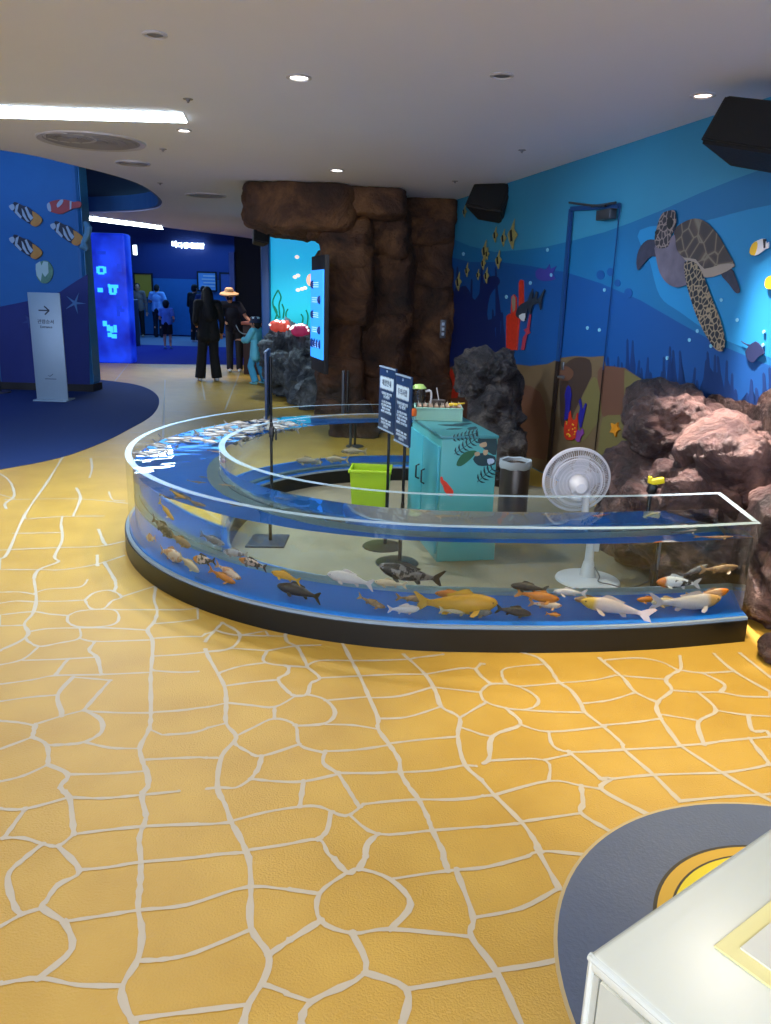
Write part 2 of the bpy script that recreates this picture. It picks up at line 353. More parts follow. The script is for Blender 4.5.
# round grey-blue floor mat with a yellow disc, near the acrylic case
M_mat = mat('grey_blue_mat', '#46587a', rough=.5, var=.22, vscale=2.2, bump=.1, bscale=100, c2='#5d6880')
M_yel = mat('yellow_print', '#e0cb1c', rough=.5, var=.05); M_gold = mat('gold_print', '#caa02c', rough=.5, var=.05); M_dkline = mat('dark_line', '#2a2418', rough=.5)
M_pale = mat('pale_edge', '#b9a67c', rough=.6)
fm = empty('floor_mat', (1.2, 1.5, 0), 0, 'round grey-blue floor mat with a yellow disc in front of the tank', 'mat')
def disc(name, r, z, m, par, c=(0, 0), th=.001):
    bm = bmesh.new(); prism(bm, [Vector((c[0]+r*math.cos(2*PI*i/96), c[1]+r*math.sin(2*PI*i/96), z)) for i in range(96)], (0, 0, 1), th); return finish(name, bm, m, par, smooth=False)
disc('mat_edge', .745, .0012, M_pale, fm); disc('mat_surface', .735, .0024, M_mat, fm)
d = disc('yellow_disc', .41, .0036, M_dkline, fm, (-.05, .12)); disc('ring', .40, .0048, M_gold, d, (-.05, .12)); disc('line', .365, .006, M_dkline, d, (-.05, .12)); disc('centre', .358, .0072, M_yel, d, (-.05, .12))

# ================================================================ CEILING
HC = 2.75
M_ceil = mat('ceiling_paint', '#dcdff2', rough=.7, var=.03, vscale=1.2)
M_dark = mat('dark_void', '#0a1020', rough=.9)
M_blue_fascia = mat('blue_fascia', '#2c5d8c', rough=.6)
def curve_slab(name, loops, z0, z1, m, smooth_hole=True):
    c = bpy.data.curves.new(name, 'CURVE'); c.dimensions = '2D'; c.fill_mode = 'BOTH'; c.extrude = (z1-z0)/2
    for P in loops:
        s = c.splines.new('POLY'); s.points.add(len(P)-1); s.use_cyclic_u = True
        for i, p in enumerate(P): s.points[i].co = (p[0], p[1], 0, 1)
    t = bpy.data.objects.new(name, c); col.objects.link(t); dg = bpy.context.evaluated_depsgraph_get()
    me = bpy.data.meshes.new_from_object(t.evaluated_get(dg)); bpy.data.objects.remove(t); me.materials.clear(); me.materials.append(m)
    o = bpy.data.objects.new(name, me); col.objects.link(o); o.location.z = (z0+z1)/2; return o
hole = [(-3.53, 7.49), (-3.2, 8.2), (-2.96, 9.15), (-2.97, 10.08), (-3.23, 11.51), (-3.72, 12.56), (-4.75, 13.3), (-6.5, 13.6), (-8.5, 12.8), (-9.3, 10.5), (-8.5, 7.6), (-6.5, 6.2), (-4.8, 6.5)]
hole = smooth_loop(hole, 5)
edge = smooth_loop([(-14, 9.5), (-7.0, 12.8), (-5.19, 14.27), (-4.37, 16.05), (-3.03, 18.86), (-2.2, 22)], 5, False)
outl = [(-14, -5)]+edge+[(3, 22), (3, 15), (6, 6), (6, -5)]
tag(curve_slab('ceiling', [outl, hole], HC, HC+.22, M_ceil), kind='structure')
bm = bmesh.new(); box(bm, (-5, 13, 4.3), (24, 38, .1)); tag(finish('ceiling_upper', bm, M_dark, smooth=False), kind='structure')
bm = bmesh.new()
n = len(hole)
for i in range(n):
    a, b = hole[i], hole[(i+1) % n]; cx, cy = -6.2, 10
    q = [bm.verts.new((a[0], a[1], HC+.02)), bm.verts.new((b[0], b[1], HC+.02)), bm.verts.new((b[0], b[1], HC+.24)), bm.verts.new((a[0], a[1], HC+.24))]
    k = .985
    r = [bm.verts.new((cx+(v.co.x-cx)*k, cy+(v.co.y-cy)*k, v.co.z)) for v in q]
    bm.faces.new(q); bm.faces.new(r[::-1]); bm.faces.new((q[0], q[1], r[1], r[0])); bm.faces.new((q[2], q[3], r[3], r[2]))
tag(finish('trim_1', bm, M_blue_fascia, smooth=True), kind='structure')
# ================================================================ WALLS
WP = Vector((1.51, 7.23, 0)); WN = Vector((-1, -.2595, 0)).normalized()      # right wall: a point, its normal into the room
WT = Vector((.2595, -1, 0)).normalized()                                      # along the wall, towards the camera
def wp(x, y, off=0.0):
    d = ray(x, y); t = (WP-CO).dot(WN)/d.dot(WN); return CO+d*t+WN*off
M = {}
def mm(k, c, **kw):
    if k not in M: M[k] = mat('paint_'+k, c, rough=kw.pop('rough', .55), var=kw.pop('var', .1), vscale=kw.pop('vscale', 1.5), **kw)
    return M[k]
mural_mats = [mm('sky', '#3188b0'), mm('mid', '#0f6aa2'), mm('bright', '#1b86c4'), mm('deep', '#064c92'), mm('coral_deep', '#04306c'), mm('coral_left', '#061f5e'),
    mm('rock', '#6f5a42', var=.25, vscale=3), mm('rock_dark', '#45332c', var=.2), mm('rock_olive', '#73683e', var=.15), mm('rock_brown', '#6b4636', var=.2), mm('bubble', '#7fc0e0'), mm('purple', '#3b3a96')]
SKY, MID, BRI, DEEP, CDEEP, CLEFT, RK, RKD, RKO, RKB, BUB, PUR = range(12)
bm = bmesh.new()
A = WP+WT*13; B = WP-WT*3.45
q = [A, B, B-WN*.25, A-WN*.25]
v0 = [bm.verts.new((p.x, p.y, 0)) for p in q]; v1 = [bm.verts.new((p.x, p.y, HC+.05)) for p in q]
bm.faces.new(v0); bm.faces.new(v1)
for i in range(4): bm.faces.new((v0[i], v0[(i+1) % 4], v1[(i+1) % 4], v1[i]))
for f in bm.faces: f.material_index = SKY
lay = [0]
def paint(P, mi, sm=0):
    if sm: P = smooth_loop(P, sm)
    lay[0] += 1; pts = [wp(x, y, .0003*lay[0]) for x, y in P]
    for p in pts: p.z = min(max(p.z, .01), HC-.002)
    prism(bm, pts, -WN, .0002*lay[0], mi)
paint([(446, 236), (470, 246), (495, 252), (520, 250), (545, 247), (575, 240), (605, 232), (630, 223), (660, 211), (700, 193), (735, 179), (771, 166), (860, 140), (1000, 95), (1000, 900), (446, 600)], MID)
paint([(446, 256), (470, 262), (500, 262), (530, 266), (565, 272), (600, 283), (640, 300), (680, 323), (720, 345), (771, 366), (900, 400), (1000, 430), (1000, 900), (446, 600)], DEEP)
paint([(640, 170+60), (700, 222), (771, 205), (900, 190), (1000, 180), (1000, 400), (820, 372), (771, 358), (715, 335), (680, 312), (660, 296), (650, 262)], BRI, 4)
# coral silhouettes
rnd = random.Random(7)
def fronds(x0, x1, ybase, ytop0, ytop1, n, mi, lean=3):
    P = [(x0, ybase)]
    for i in range(n):
        x = x0+(x1-x0)*(i+.5)/n; t = rnd.uniform(ytop0, ytop1); w = (x1-x0)/n*.58; l = rnd.uniform(-lean, lean)
        m_ = t+(ybase-t)*rnd.uniform(.38, .62)
        P += [(x-w, m_), (x-w*.5+l*.5, (t+m_)/2), (x-w*.3+l, t+2), (x+l, t), (x+w*.35+l, t+2), (x+w*.4+l*.5, (t+m_)/2), (x+w, m_)]
    P += [(x1, ybase)]
    paint(P, mi)
fronds(446, 505, 372, 262, 335, 13, CLEFT)
paint([(446, 310), (455, 292), (466, 286), (475, 300), (486, 280), (496, 276), (500, 283), (490, 296), (488, 320), (500, 312), (503, 318), (492, 335), (490, 372), (446, 372)], CLEFT, 3)
fronds(606, 650, 405, 334, 372, 9, CDEEP); fronds(645, 735, 425, 345, 385, 16, CDEEP); fronds(735, 790, 440, 365, 400, 8, CDEEP)
fronds(790, 1000, 470, 380, 420, 22, CDEEP)
# painted boulders under the sea
paint([(446, 368), (470, 362), (500, 362), (530, 366), (548, 364), (560, 358), (575, 356), (590, 357), (604, 356), (606, 366), (625, 368), (640, 378), (655, 386), (670, 388), (690, 398), (720, 408), (771, 425), (1000, 520), (1000, 1000), (771, 800), (446, 520)], RK)
paint([(446, 385), (470, 380), (500, 386), (520, 384), (540, 392), (547, 420), (545, 460), (446, 470)], RKB, 2)
paint([(562, 370), (575, 358), (590, 360), (592, 375), (590, 380), (578, 405), (570, 422), (562, 426), (560, 400)], RKD, 3)
paint([(598, 372), (606, 366), (622, 368), (625, 372), (622, 414), (603, 416), (600, 400)], RKB, 2)
paint([(625, 370), (640, 378), (655, 388), (660, 410), (640, 412), (624, 414)], RKO)
paint([(603, 418), (615, 415), (632, 416), (645, 425), (640, 480), (598, 480), (600, 440)], RKO, 2)
paint([(590, 382), (598, 380), (602, 414), (594, 428), (585, 440), (572, 444), (578, 412)], RKO, 2)
paint([(556, 372), (566, 366), (574, 372), (570, 380), (560, 380)], RKB, 3)
paint([(470, 392), (478, 384), (484, 400), (480, 420), (470, 425)], RKO, 3)
# small painted creatures in silhouette, bubbles
def ell(cx, cy, rx, ry, mi, rot=0, n=14):
    paint([(cx+rx*math.cos(a)*math.cos(rot)-ry*math.sin(a)*math.sin(rot), cy+rx*math.cos(a)*math.sin(rot)+ry*math.sin(a)*math.cos(rot)) for a in [2*PI*i/n for i in range(n)]], mi)
for (x, y, r) in ((601, 275, 4), (611, 272, 3.5), (618, 283, 3), (629, 293, 4)): ell(x, y, r, r*1.2, DEEP)
paint([(536, 272), (541, 268), (546, 270), (550, 264), (551, 269), (557, 266), (553, 274), (556, 279), (546, 281), (538, 279)], PUR, 2)
for (x, y) in ((548, 250), (605, 290), (588, 328), (690, 340), (698, 331), (722, 300), (738, 320), (764, 345), (600, 330), (668, 358), (531, 283), (507, 297), (552, 275), (464, 254), (712, 346), (765, 332)):
    ell(x, y, 1.3, 1.9, BUB, n=8)
wall_right = finish('wall_right', bm, mural_mats, smooth=False); tag(wall_right, kind='structure')
# ---- painted / mounted figures on the mural: each its own flat or shallow object on the wall
def WB(off=.0): return basis(WT, WN)
def on_wall(name, label, cat, parts, base, group=None, th=.004, sc=None):
    """parts: list of (part_name, outline px, material, smooth, lift); first one is the thing's own mesh"""
    root = None; lift0 = base
    c = None
    for i, (pn, P, m, sm, lf) in enumerate(parts):
        if sm: P = smooth_loop(P, sm)
        pts = [wp(x, y, lift0+lf) for x, y in P]
        if i == 0: c = sum(pts, Vector())/len(pts)
        b = bmesh.new(); prism(b, [p-c for p in pts], -WN, th)
        if i == 0:
            o = finish(name, b, m, smooth=False, loc=c); tag(o, label, cat, group); root = o
        else: finish(pn, b, m, root, smooth=False)
    return root
def Z(ox, oy, s, txt): return [(ox+float(a.split(',')[0])/s, oy+float(a.split(',')[1])/s) for a in txt.split()]
M_scale = mat_voro('turtle_scales', '#171c2a', '#9c8a72', 26, .1); M_head = mat_voro('turtle_head', '#2a2430', '#8c7c78', 22, .09)
M_shell = mat_voro('turtle_shell', '#5a4a44', '#7c7264', 9, .035, c_cell2='#40383a'); M_shellrim = mat('turtle_shell_rim', '#9c8f86', rough=.6); M_belly = mat('turtle_belly', '#55506a', rough=.6, var=.5, vscale=8, c2='#8a7f92')
M_dkflip = mat('turtle_dark_flipper', '#20243c', rough=.6, var=.4, vscale=20, c2='#45425a'); M_black = mat('black_paint', '#0a0b12', rough=.5)
T = lambda t: Z(620, 200, 5.106, t)
LB = .0003*(lay[0]+3)
turtle = on_wall('painted_turtle', 'sea turtle painted swimming on the blue mural wall with one long flipper down', 'wall painting', [
 ('shell', T('288,150 330,115 390,95 450,115 510,180 550,250 592,328 575,350 520,378 440,395 430,350 390,310 330,300 300,270 286,210'), M_shell, 3, 0),
 ('shell_rim', T('286,190 300,262 335,294 395,303 440,352 520,330 592,326 580,348 520,380 440,396 405,330 330,306 296,275'), M_shellrim, 2, .0012),
 ('rear_flipper', T('525,378 575,350 600,400 620,460 612,476 595,470 565,430'), M_dkflip, 3, .0),
 ('left_flipper', T('192,212 150,204 112,238 92,300 98,358 130,322 165,288 194,285'), M_dkflip, 3, .0),
 ('belly', T('190,230 193,290 212,370 250,425 300,446 352,432 395,405 350,320 300,255 288,180 262,200'), M_belly, 3, .0024),
 ('front_flipper', T('340,318 400,325 440,400 470,480 510,580 532,650 546,720 535,768 510,770 480,740 438,670 400,590 370,500 348,420'), M_scale, 3, .0036),
 ('head', T('238,62 285,53 297,92 292,140 268,190 255,238 215,248 194,236 188,190 205,120 220,80'), M_head, 3, .0048),
 ('eye', T('255,95 275,90 282,120 265,150 250,130'), M_black, 3, .006),
 ('eye', T('190,165 202,150 206,168 196,182'), M_black, 3, .006)], LB, th=.003)
# ray at the far right
M_ray = mat('ray_paint', '#14224e', rough=.6)
on_wall('painted_ray', 'dark little stingray painted low on the mural at the right edge', 'wall painting', [('body', T('625,718 640,728 672,738 700,722 728,745 746,782 715,800 690,830 660,815 648,775 664,748 640,734'), M_ray, 2, 0)], LB)
# clownfish-like stickers right
M_w = mat('sticker_white', '#c8ccd4', rough=.5); M_y = mat('sticker_yellow', '#d9b325', rough=.5); M_o = mat('sticker_orange', '#d8641c', rough=.5); M_r = mat('sticker_red', '#a8232a', rough=.5, var=.3, vscale=20); M_bk = mat('sticker_black', '#12131c', rough=.5)
on_wall('yellow_fish_sticker', 'yellow and white butterfly fish on the mural to the right of the turtle', 'wall decoration', [
 ('body', T('675,270 690,225 720,205 752,198 760,225 771,215 771,245 755,250 730,270 700,285'), M_w, 2, .006), ('yellow_band', T('675,270 688,228 712,212 716,240 700,284'), M_y, 2, .0075), ('black_band', T('745,200 758,200 756,245 748,248'), M_bk, 0, .0075)], LB, th=.006)
on_wall('yellow_fish_sticker', 'yellow fish cut by the picture edge, below the butterfly fish', 'wall decoration', [('body', T('752,430 760,400 790,385 830,395 850,420 820,450 780,455 758,450'), M_y, 2, .006)], LB, th=.006)
# shark-like dark fish, red tube coral
Sx = lambda t: Z(440, 200, 6.4, t)
M_shark = mat('shark_paint', '#141e30', rough=.5, var=.5, vscale=15, c2='#344254')
on_wall('shark_cutout', 'dark shark swimming past the red tube coral on the mural', 'wall decoration', [
 ('body', Sx('498,735 505,700 530,668 575,645 590,600 606,568 604,635 620,620 628,585 636,590 630,640 655,620 680,572 684,580 662,640 655,705 645,660 610,670 598,700 590,735 575,690 560,770 530,765 505,750'), M_shark, 0, .012), ('belly', Sx('520,740 560,725 555,772 535,770'), M_w, 2, .0135)], LB, th=.01)
M_redc = mat('red_coral_paint', '#c3301c', rough=.5, var=.35, vscale=30); M_pink = mat('pink_coral_paint', '#a8344a', rough=.5)
on_wall('tube_coral', 'tall red and orange tube coral on the mural above the grey boulder', 'wall decoration', [
 ('tubes', Sx('432,960 434,745 450,728 462,742 468,620 480,605 494,625 494,720 512,730 515,660 515,530 524,510 538,515 540,650 520,740 510,800 498,960'), M_redc, 0, .006),
 ('pale_tube', Sx('470,640 480,606 494,630 492,700 478,720'), mat('pale_tube', '#8f8272'), 0, .008)], LB, th=.02)
on_wall('pink_seaweed', 'thin pink branching seaweed beside the red tube coral', 'wall decoration', [('stem', Sx('528,960 540,880 560,850 545,830 565,820 580,740 588,700 592,740 580,830 588,850 566,862 548,960'), M_pink, 0, .004)], LB)
# little angelfish school
M_afish = mat('angelfish_paint', '#8d8a5e', rough=.5, var=.4, vscale=40, c2='#b8b06a')
af = [(362, 225, 1), (415, 245, 1.1), (472, 225, 1.9), (295, 325, 1.3), (382, 385, 1.2), (285, 405, .9), (305, 485, 1.0), (125, 525, 1.2), (252, 480, .7), (180, 450, .9), (165, 75, .8), (310, 345, .8)]
af_lab = ['just below the hanging speaker', 'second from the right in the top row', 'largest, at the top right of the school', 'tallest of the middle cluster', 'right of the middle cluster', 'lower left of the middle cluster', 'bottom right of the school', 'lowest at the left near the wall corner', 'smallest, at the bottom middle', 'left of the middle cluster', 'left of the hanging speaker', 'tucked behind the middle cluster']
for (x, y, s), lb in zip(af, af_lab):
    P = [(x-4*s, y+38*s), (x-16*s, y), (x-5*s, y-20*s), (x+8*s, y-55*s), (x+6*s, y-20*s), (x+18*s, y-2*s), (x+6*s, y+18*s), (x+2*s, y+48*s)]
    P2 = [(x-7*s, y-14*s), (x-1*s, y-18*s), (x+2*s, y+20*s), (x-4*s, y+22*s)]
    f = lambda Q: [(440+a/6.4, 200+b/6.4) for a, b in Q]
    on_wall('angelfish_sticker', 'striped angelfish on the mural, '+lb, 'wall decoration', [('body', f(P), M_afish, 2, .006), ('stripe', f(P2), M_bk, 0, .0125)], LB, 'angelfish on the mural', th=.006)
# coral pot with blue fronds, starfish
Sc = lambda t: Z(540, 340, 7.71, t)
M_bluef = mat('blue_frond_paint', '#22208a', rough=.5, var=.3, vscale=30); M_purf = mat('purple_paint', '#7a3a8c', rough=.5)
o = on_wall('blue_fronds', 'tall dark blue seaweed fronds rising behind the red coral on the door', 'wall decoration', [
 ('fronds', Sc('195,620 205,500 200,420 212,370 228,350 245,370 252,420 240,520 235,600'), M_bluef, 0, 0), ('frond', Sc('305,600 318,520 308,470 322,450 330,490 335,540 352,500 362,485 368,500 350,580 330,670 315,680'), M_bluef, 0, 0)], LB)
o = on_wall('red_coral', 'red dotted coral clump painted on the rocks above the fan', 'wall decoration', [
 ('coral', Sc('198,740 195,690 205,625 225,640 235,560 245,545 252,600 270,620 285,610 292,570 302,560 300,640 296,700 290,750 260,772 215,768'), M_redc, 0, .003)], LB, th=.006)
for k in range(16):
    x, y = rnd.uniform(210, 285), rnd.uniform(630, 750); b = bmesh.new(); ball(b, wp(540+x/7.71, 340+y/7.71, LB+.004)-o.location, .007, 8); finish('dot', b, M_y, o)
on_wall('purple_coral', 'small purple coral beside the red dotted coral', 'wall decoration', [('coral', Sc('285,770 290,710 305,690 320,705 332,680 345,690 350,720 330,745 318,785 300,785'), M_purf, 0, .003)], LB)
M_star = mat('starfish_paint', '#d98a18', rough=.5, var=.2, vscale=30)
on_wall('orange_starfish', 'orange starfish on the painted rock above the fan, beside the boulder', 'wall decoration', [('star', Sc('560,640 588,655 612,635 610,668 628,690 605,706 595,748 582,715 552,712 568,680'), M_star, 0, .006)], LB, th=.015)
on_wall('red_coral', 'small dim red coral low in the wall corner behind the boulder', 'wall decoration', [('coral', [(448, 392), (449, 378), (452, 368), (455, 374), (456, 382), (460, 372), (461, 390), (458, 398), (450, 398)], M_redc, 0, .003)], LB)
# ---- the door in the mural wall
M_dframe = mat('door_frame_blue', '#0c3f78', rough=.5); M_dfb = mat('door_frame_brown', '#241510', rough=.6)
dr = empty('door_1', wp(585, 330)); dr.location.z = 0; tag(dr, kind='structure')
def wbar(bm, p, q, w, th):
    d = (q-p).normalized(); s = d.cross(WN).normalized()*w/2
    prism(bm, [p-s, p+s, q+s, q-s], WN, th)
Dl = dr.location
b = bmesh.new(); tl = wp(573.5, 209, LB); ml = wp(559, 361, LB); bl = Vector((wp(549, 445).x, wp(549, 445).y, .02))+WN*LB; bl = Vector((tl.x, tl.y, .02)); ml = Vector((tl.x, tl.y, ml.z))
wbar(b, tl-Dl, ml-Dl, .05, .02); tr = wp(622, 206, LB); wbar(b, tl-Dl, tr-Dl, .035, .02); br = Vector((tr.x, tr.y, .02)); brm = Vector((tr.x, tr.y, ml.z))
wbar(b, tr-Dl, brm-Dl, .008, .008); finish('door_frame', b, M_dframe, dr, smooth=False)
b = bmesh.new(); wbar(b, ml-Dl, bl-Dl, .05, .02); wbar(b, brm-Dl, br-Dl, .008, .008); finish('door_frame', b, M_dfb, dr, smooth=False)
M_steel = mat('brushed_steel', '#9a9ca2', rough=.35, metal=.9, var=.1); M_dsteel = mat('dark_steel', '#4c5058', rough=.4, metal=.6)
b = bmesh.new(); c = wp(611, 216, LB+.035); box(b, c-Dl, (.2, .06, .075), WB() @ rotm(0, 0, 0)); 
b.clear(); Bs = basis(WT, WN); box(b, wp(611, 215, LB+.03)-Dl, (.22, .075, .06), Bs, bev=.006); finish('door_closer', b, M_dsteel, dr)
b = bmesh.new(); tube(b, [wp(576, 203, LB+.05)-Dl, wp(600, 206, LB+.06)-Dl, wp(613, 206, LB+.05)-Dl], .009); tube(b, [wp(622, 203, LB+.04)-Dl, wp(600, 207, LB+.06)-Dl], .009); finish('closer_arm', b, M_dsteel, dr)
b = bmesh.new(); h0 = wp(565, 377, LB+.0); capsule(b, h0-Dl, h0+WN*.05-Dl, .012, .012); tube(b, [h0+WN*.05-Dl, h0+WN*.055+WT*.1-Dl], .009); box(b, wp(564, 366, LB)-Dl, (.04, .07, .012), Bs, bev=.004); finish('door_handle', b, M_steel, dr)
# ---- other walls
M_navy = mat('navy_wall', '#0d2f74', rough=.7, var=.12, vscale=.4); M_nvd = mat('dark_wall', '#0a0d18', rough=.8); M_navy2 = mat('navy_wall_low', '#1765a6', rough=.6)
def wallbox(name, a, b, z0, z1, th, m, kind='structure'):
    a = Vector((a[0], a[1], 0)); b = Vector((b[0], b[1], 0)); d = (b-a); bm = bmesh.new()
    box(bm, (a+b)/2+Vector((0, 0, (z0+z1)/2)), (d.length, th, z1-z0), rotm(0, 0, math.atan2(d.y, d.x))); o = finish(name, bm, m, smooth=False); tag(o, kind=kind); return o
def backp(x, y, Y=27.5): return at_y(x, y, Y)
wallbox('wall_back', (-14, 28.2), (2, 28.2), 0, 4.3, .2, M_navy)
wallbox('wall_left', (-14, -5), (-14, 28.2), 0, 4.3, .2, M_navy)
wallbox('wall_right_far', (2.0, 10.75), (2.6, 28.2), 0, 4.3, .2, M_nvd)
# ================================================================ LEFT COLUMN AND SIGNS
M_colA = mat('column_blue', '#1163a8', rough=.6, var=.08); M_colB = mat('column_navy', '#0b2472', rough=.6, var=.1); M_colE = mat('column_edge', '#2f7fb8', rough=.5); M_skirt = mat('skirting_dark', '#05070c')
YC = 12.25
def cpt(x, y, off=0): p = at_y(x, y, YC); return Vector((p.x, YC-off, p.z))
bm = bmesh.new(); xr = at_y(88.5, 330, YC).x; xl = -6.15
colm = bmesh.new(); box(colm, ((xl+xr)/2, YC+.19, 2.15), (xr-xl, .38, 4.3), None, bev=.08, mi=0)
L1 = [cpt(2, 308, .012), cpt(33, 300, .012), cpt(60, 292, .012), cpt(78, 280, .012), cpt(88, 274, .012)]
bl_ = Vector((cpt(90, 385).x, YC-.012, .12)); bl0 = Vector((xl+.06, YC-.012, .12))
prism(colm, [Vector((xl+.06, YC-.012, L1[0].z))]+L1[1:]+[bl_, bl0], (0, 1, 0), .01, 1)
box(colm, (xr, YC+.2, 2.2), (.012, .3, 4.1), None, mi=2)
box(colm, ((xl+xr)/2, YC+.19, .06), (xr-xl+.02, .41, .12), None, mi=3)
o = finish('pillar_column', colm, [M_colA, M_colB, M_colE, M_skirt], smooth=False); tag(o, 'wide blue painted column with fish decorations on the left carpet', 'column', kind='thing')
o.name = 'fish_column'
def on_col(name, label, parts, base, cat='wall decoration', group=None, th=.02):
    root = None
    for i, (pn, P, m, sm, lf) in enumerate(parts):
        if sm: P = smooth_loop(P, sm)
        pts = [cpt(x, y, base+lf+(.0 if i == 0 else 0)) for x, y in P]
        if i == 0: c = sum(pts, Vector())/len(pts)
        b = bmesh.new(); prism(b, [p-c for p in pts], (0, 1, 0), th)
        if i == 0: root = finish(name, b, m, smooth=False, loc=c); tag(root, label, cat, group)
        else: finish(pn, b, m, root, smooth=False)
    return root
Sf = lambda t, dx=0, dy=0: [(a+dx, b+dy) for a, b in Z(0, 190, 7.01, t)]
M_fo = mat('fish_orange', '#b8602a', rough=.5, c2='#c99a3a', vscale=8); M_fb = mat('fish_navy', '#0b1230', rough=.5); M_fw = mat('fish_pale', '#9fb2c8', rough=.5); M_fr = mat('fish_red', '#a02a2c', rough=.5, var=.3)
def moorish(dx, dy, lab, flip=0):
    P = lambda t: Sf(t, dx, dy)
    r = on_col('tang_decoration', lab, [
     ('body', P('90,120 105,85 135,95 165,110 200,120 240,150 275,175 300,205 290,235 255,258 225,245 190,225 150,195 120,175 100,150'), M_fb, 2, .02),
     ('orange_belly', P('232,150 275,175 302,207 290,237 255,258 225,245 222,225 240,200'), M_fo, 2, .023),
     ('stripe', P('180,125 192,118 215,165 240,195 222,215 205,190'), M_fw, 0, .023), ('stripe', P('158,130 168,140 195,200 215,225 195,222 165,180'), M_fw, 0, .024), ('stripe', P('118,110 140,95 128,150 160,190 150,200 110,160'), M_fw, 0, .023),
     ('tail', P('70,112 100,100 110,128 95,145 80,135'), M_fw, 2, .022)], .01, 'wall decoration', 'striped tang decorations on the blue column', th=.02)
    return r
moorish(0, 0, 'striped orange-tailed fish, upper left one on the blue column')
moorish(41, 19, 'striped orange-tailed fish on the column, right below the red clownfish')
moorish(0, 32.5, 'striped orange-tailed fish, lowest of three on the blue column')
on_col('clownfish_decoration', 'red and white clownfish at the top right of the blue column', [
 ('body', Sf('335,110 355,85 400,72 450,68 490,75 520,85 560,80 575,100 560,125 520,130 480,150 430,170 380,160 345,145'), M_fr, 3, .02),
 ('white_band', Sf('405,100 430,70 450,72 440,100 410,125'), M_fw, 2, .024), ('white_band', Sf('335,105 355,90 365,150 345,145'), M_fw, 2, .024), ('white_band', Sf('495,78 508,80 505,135 495,140'), M_fw, 0, .024)], .01)
rd = on_col('porthole_picture', 'round green and white picture on the blue column above the arrow sign', [
 ('disc', [(45+8.5*math.cos(a), 272+11.5*math.sin(a)) for a in [2*PI*i/28 for i in range(28)]], mat('porthole_green', '#3c7a62', rough=.5, var=.5, vscale=14, c2='#6ba08a'), 0, .01),
 ('white_streaks', Z(0, 190, 7.01, '255,520 285,500 295,530 310,500 340,505 345,580 320,610 300,580 290,640 262,600 255,560'), mat('porthole_white', '#a9c6c8'), 0, .013)], .01)
M_sfc = mat('starfish_blue', '#4f7fb8', rough=.6)
def star(cx, cy, r, n=5, a0=-1.57, inner=.28): return [(cx+(r if k % 2 == 0 else r*inner)*math.cos(a0+k*PI/n), cy+(r if k % 2 == 0 else r*inner)*math.sin(a0+k*PI/n)) for k in range(2*n)]
on_col('starfish_picture', 'pale blue starfish on the column right of the arrow sign', [('star', star(75.5, 303, 11, a0=-1.2, inner=.18), M_sfc, 0, .014)], .01, th=.01)
on_col('starfish_picture', 'faint dark blue starfish on the column left of the arrow sign', [('star', star(30, 321, 8, a0=-.9, inner=.3), mat('starfish_dim', '#16357c'), 0, .014)], .01, th=.01)
# sculpted seahorse-like relief on the column's right edge
bm = bmesh.new(); pts = [Vector((xr+.02, YC-.02, at_y(95, y, YC).z)) for y in (222, 228, 235, 242, 247, 250)]
tube(bm, [p+Vector((.05+.05*math.sin(i*1.3), 0, 0)) for i, p in enumerate(pts)], [.03, .06, .05, .04, .07, .03]); c = pts[2].copy()
for v in bm.verts: v.co -= c
tag(finish('relief_ornament', bm, mat('relief_blue', '#5c93b8'), None, loc=c), 'pale curled ornament fixed on the right edge of the fish column', 'wall decoration')
# arrow sign
M_sign = mat('sign_silver', '#8fa6b8', rough=.35, var=.05, metal=.2); M_sgt = mat('sign_text_dark', '#1a2b40')
ys = 11.15; a = at_z(36, 401); c = at_z(53, 401)
xL = at_y(34.2, 345, c.y).x; xR = at_y(66, 345, c.y).x; zt = at_y(50, 294, c.y).z
ss = empty('arrow_sign', (c.x, c.y, 0.006), R_(0), 'tall silver-blue standing sign with a right arrow in front of the fish column', 'sign')
b = bmesh.new(); w = xR-xL; box(b, (0, 0, zt/2+.01), (w, .02, zt), None, bev=.004); finish('panel', b, M_sign, ss)
b = bmesh.new(); box(b, (0, .05, .01), (w+.02, .34, .02), None, bev=.004); box(b, (0, .12, .35), (.04, .02, .7), rotm(.17)); finish('base', b, M_sign, ss)
FY = basis((1, 0, 0), (0, -1, 0))
b = bmesh.new(); zz = at_y(50, 311, c.y).z; k = w/32
box(b, (-1.2*k, -.0125, zz), (10*k, .003, 1.3*k)); 
for s_ in (1, -1): box(b, (2.0*k, -.0125, zz+s_*2.0*k), (6.2*k, .003, 1.3*k), rotm(0, s_*R_(42), 0))
finish('arrow', b, M_sgt, ss, smooth=False)
text('sign_text', '관람순서', 4.6*k, M_sgt, ss, (0, -.0125, at_y(50, 322.5, c.y).z), FY)
text('sign_text', 'Entrance', 3.4*k, M_sgt, ss, (0, -.0125, at_y(50, 327.5, c.y).z), FY)
b = bmesh.new(); tube(b, [(-.03, -.012, .36), (-.01, -.012, .345), (.04, -.012, .38)], .004); box(b, (0, -.0125, .31), (.16, .002, .008)); finish('small_emblem', b, M_sgt, ss)
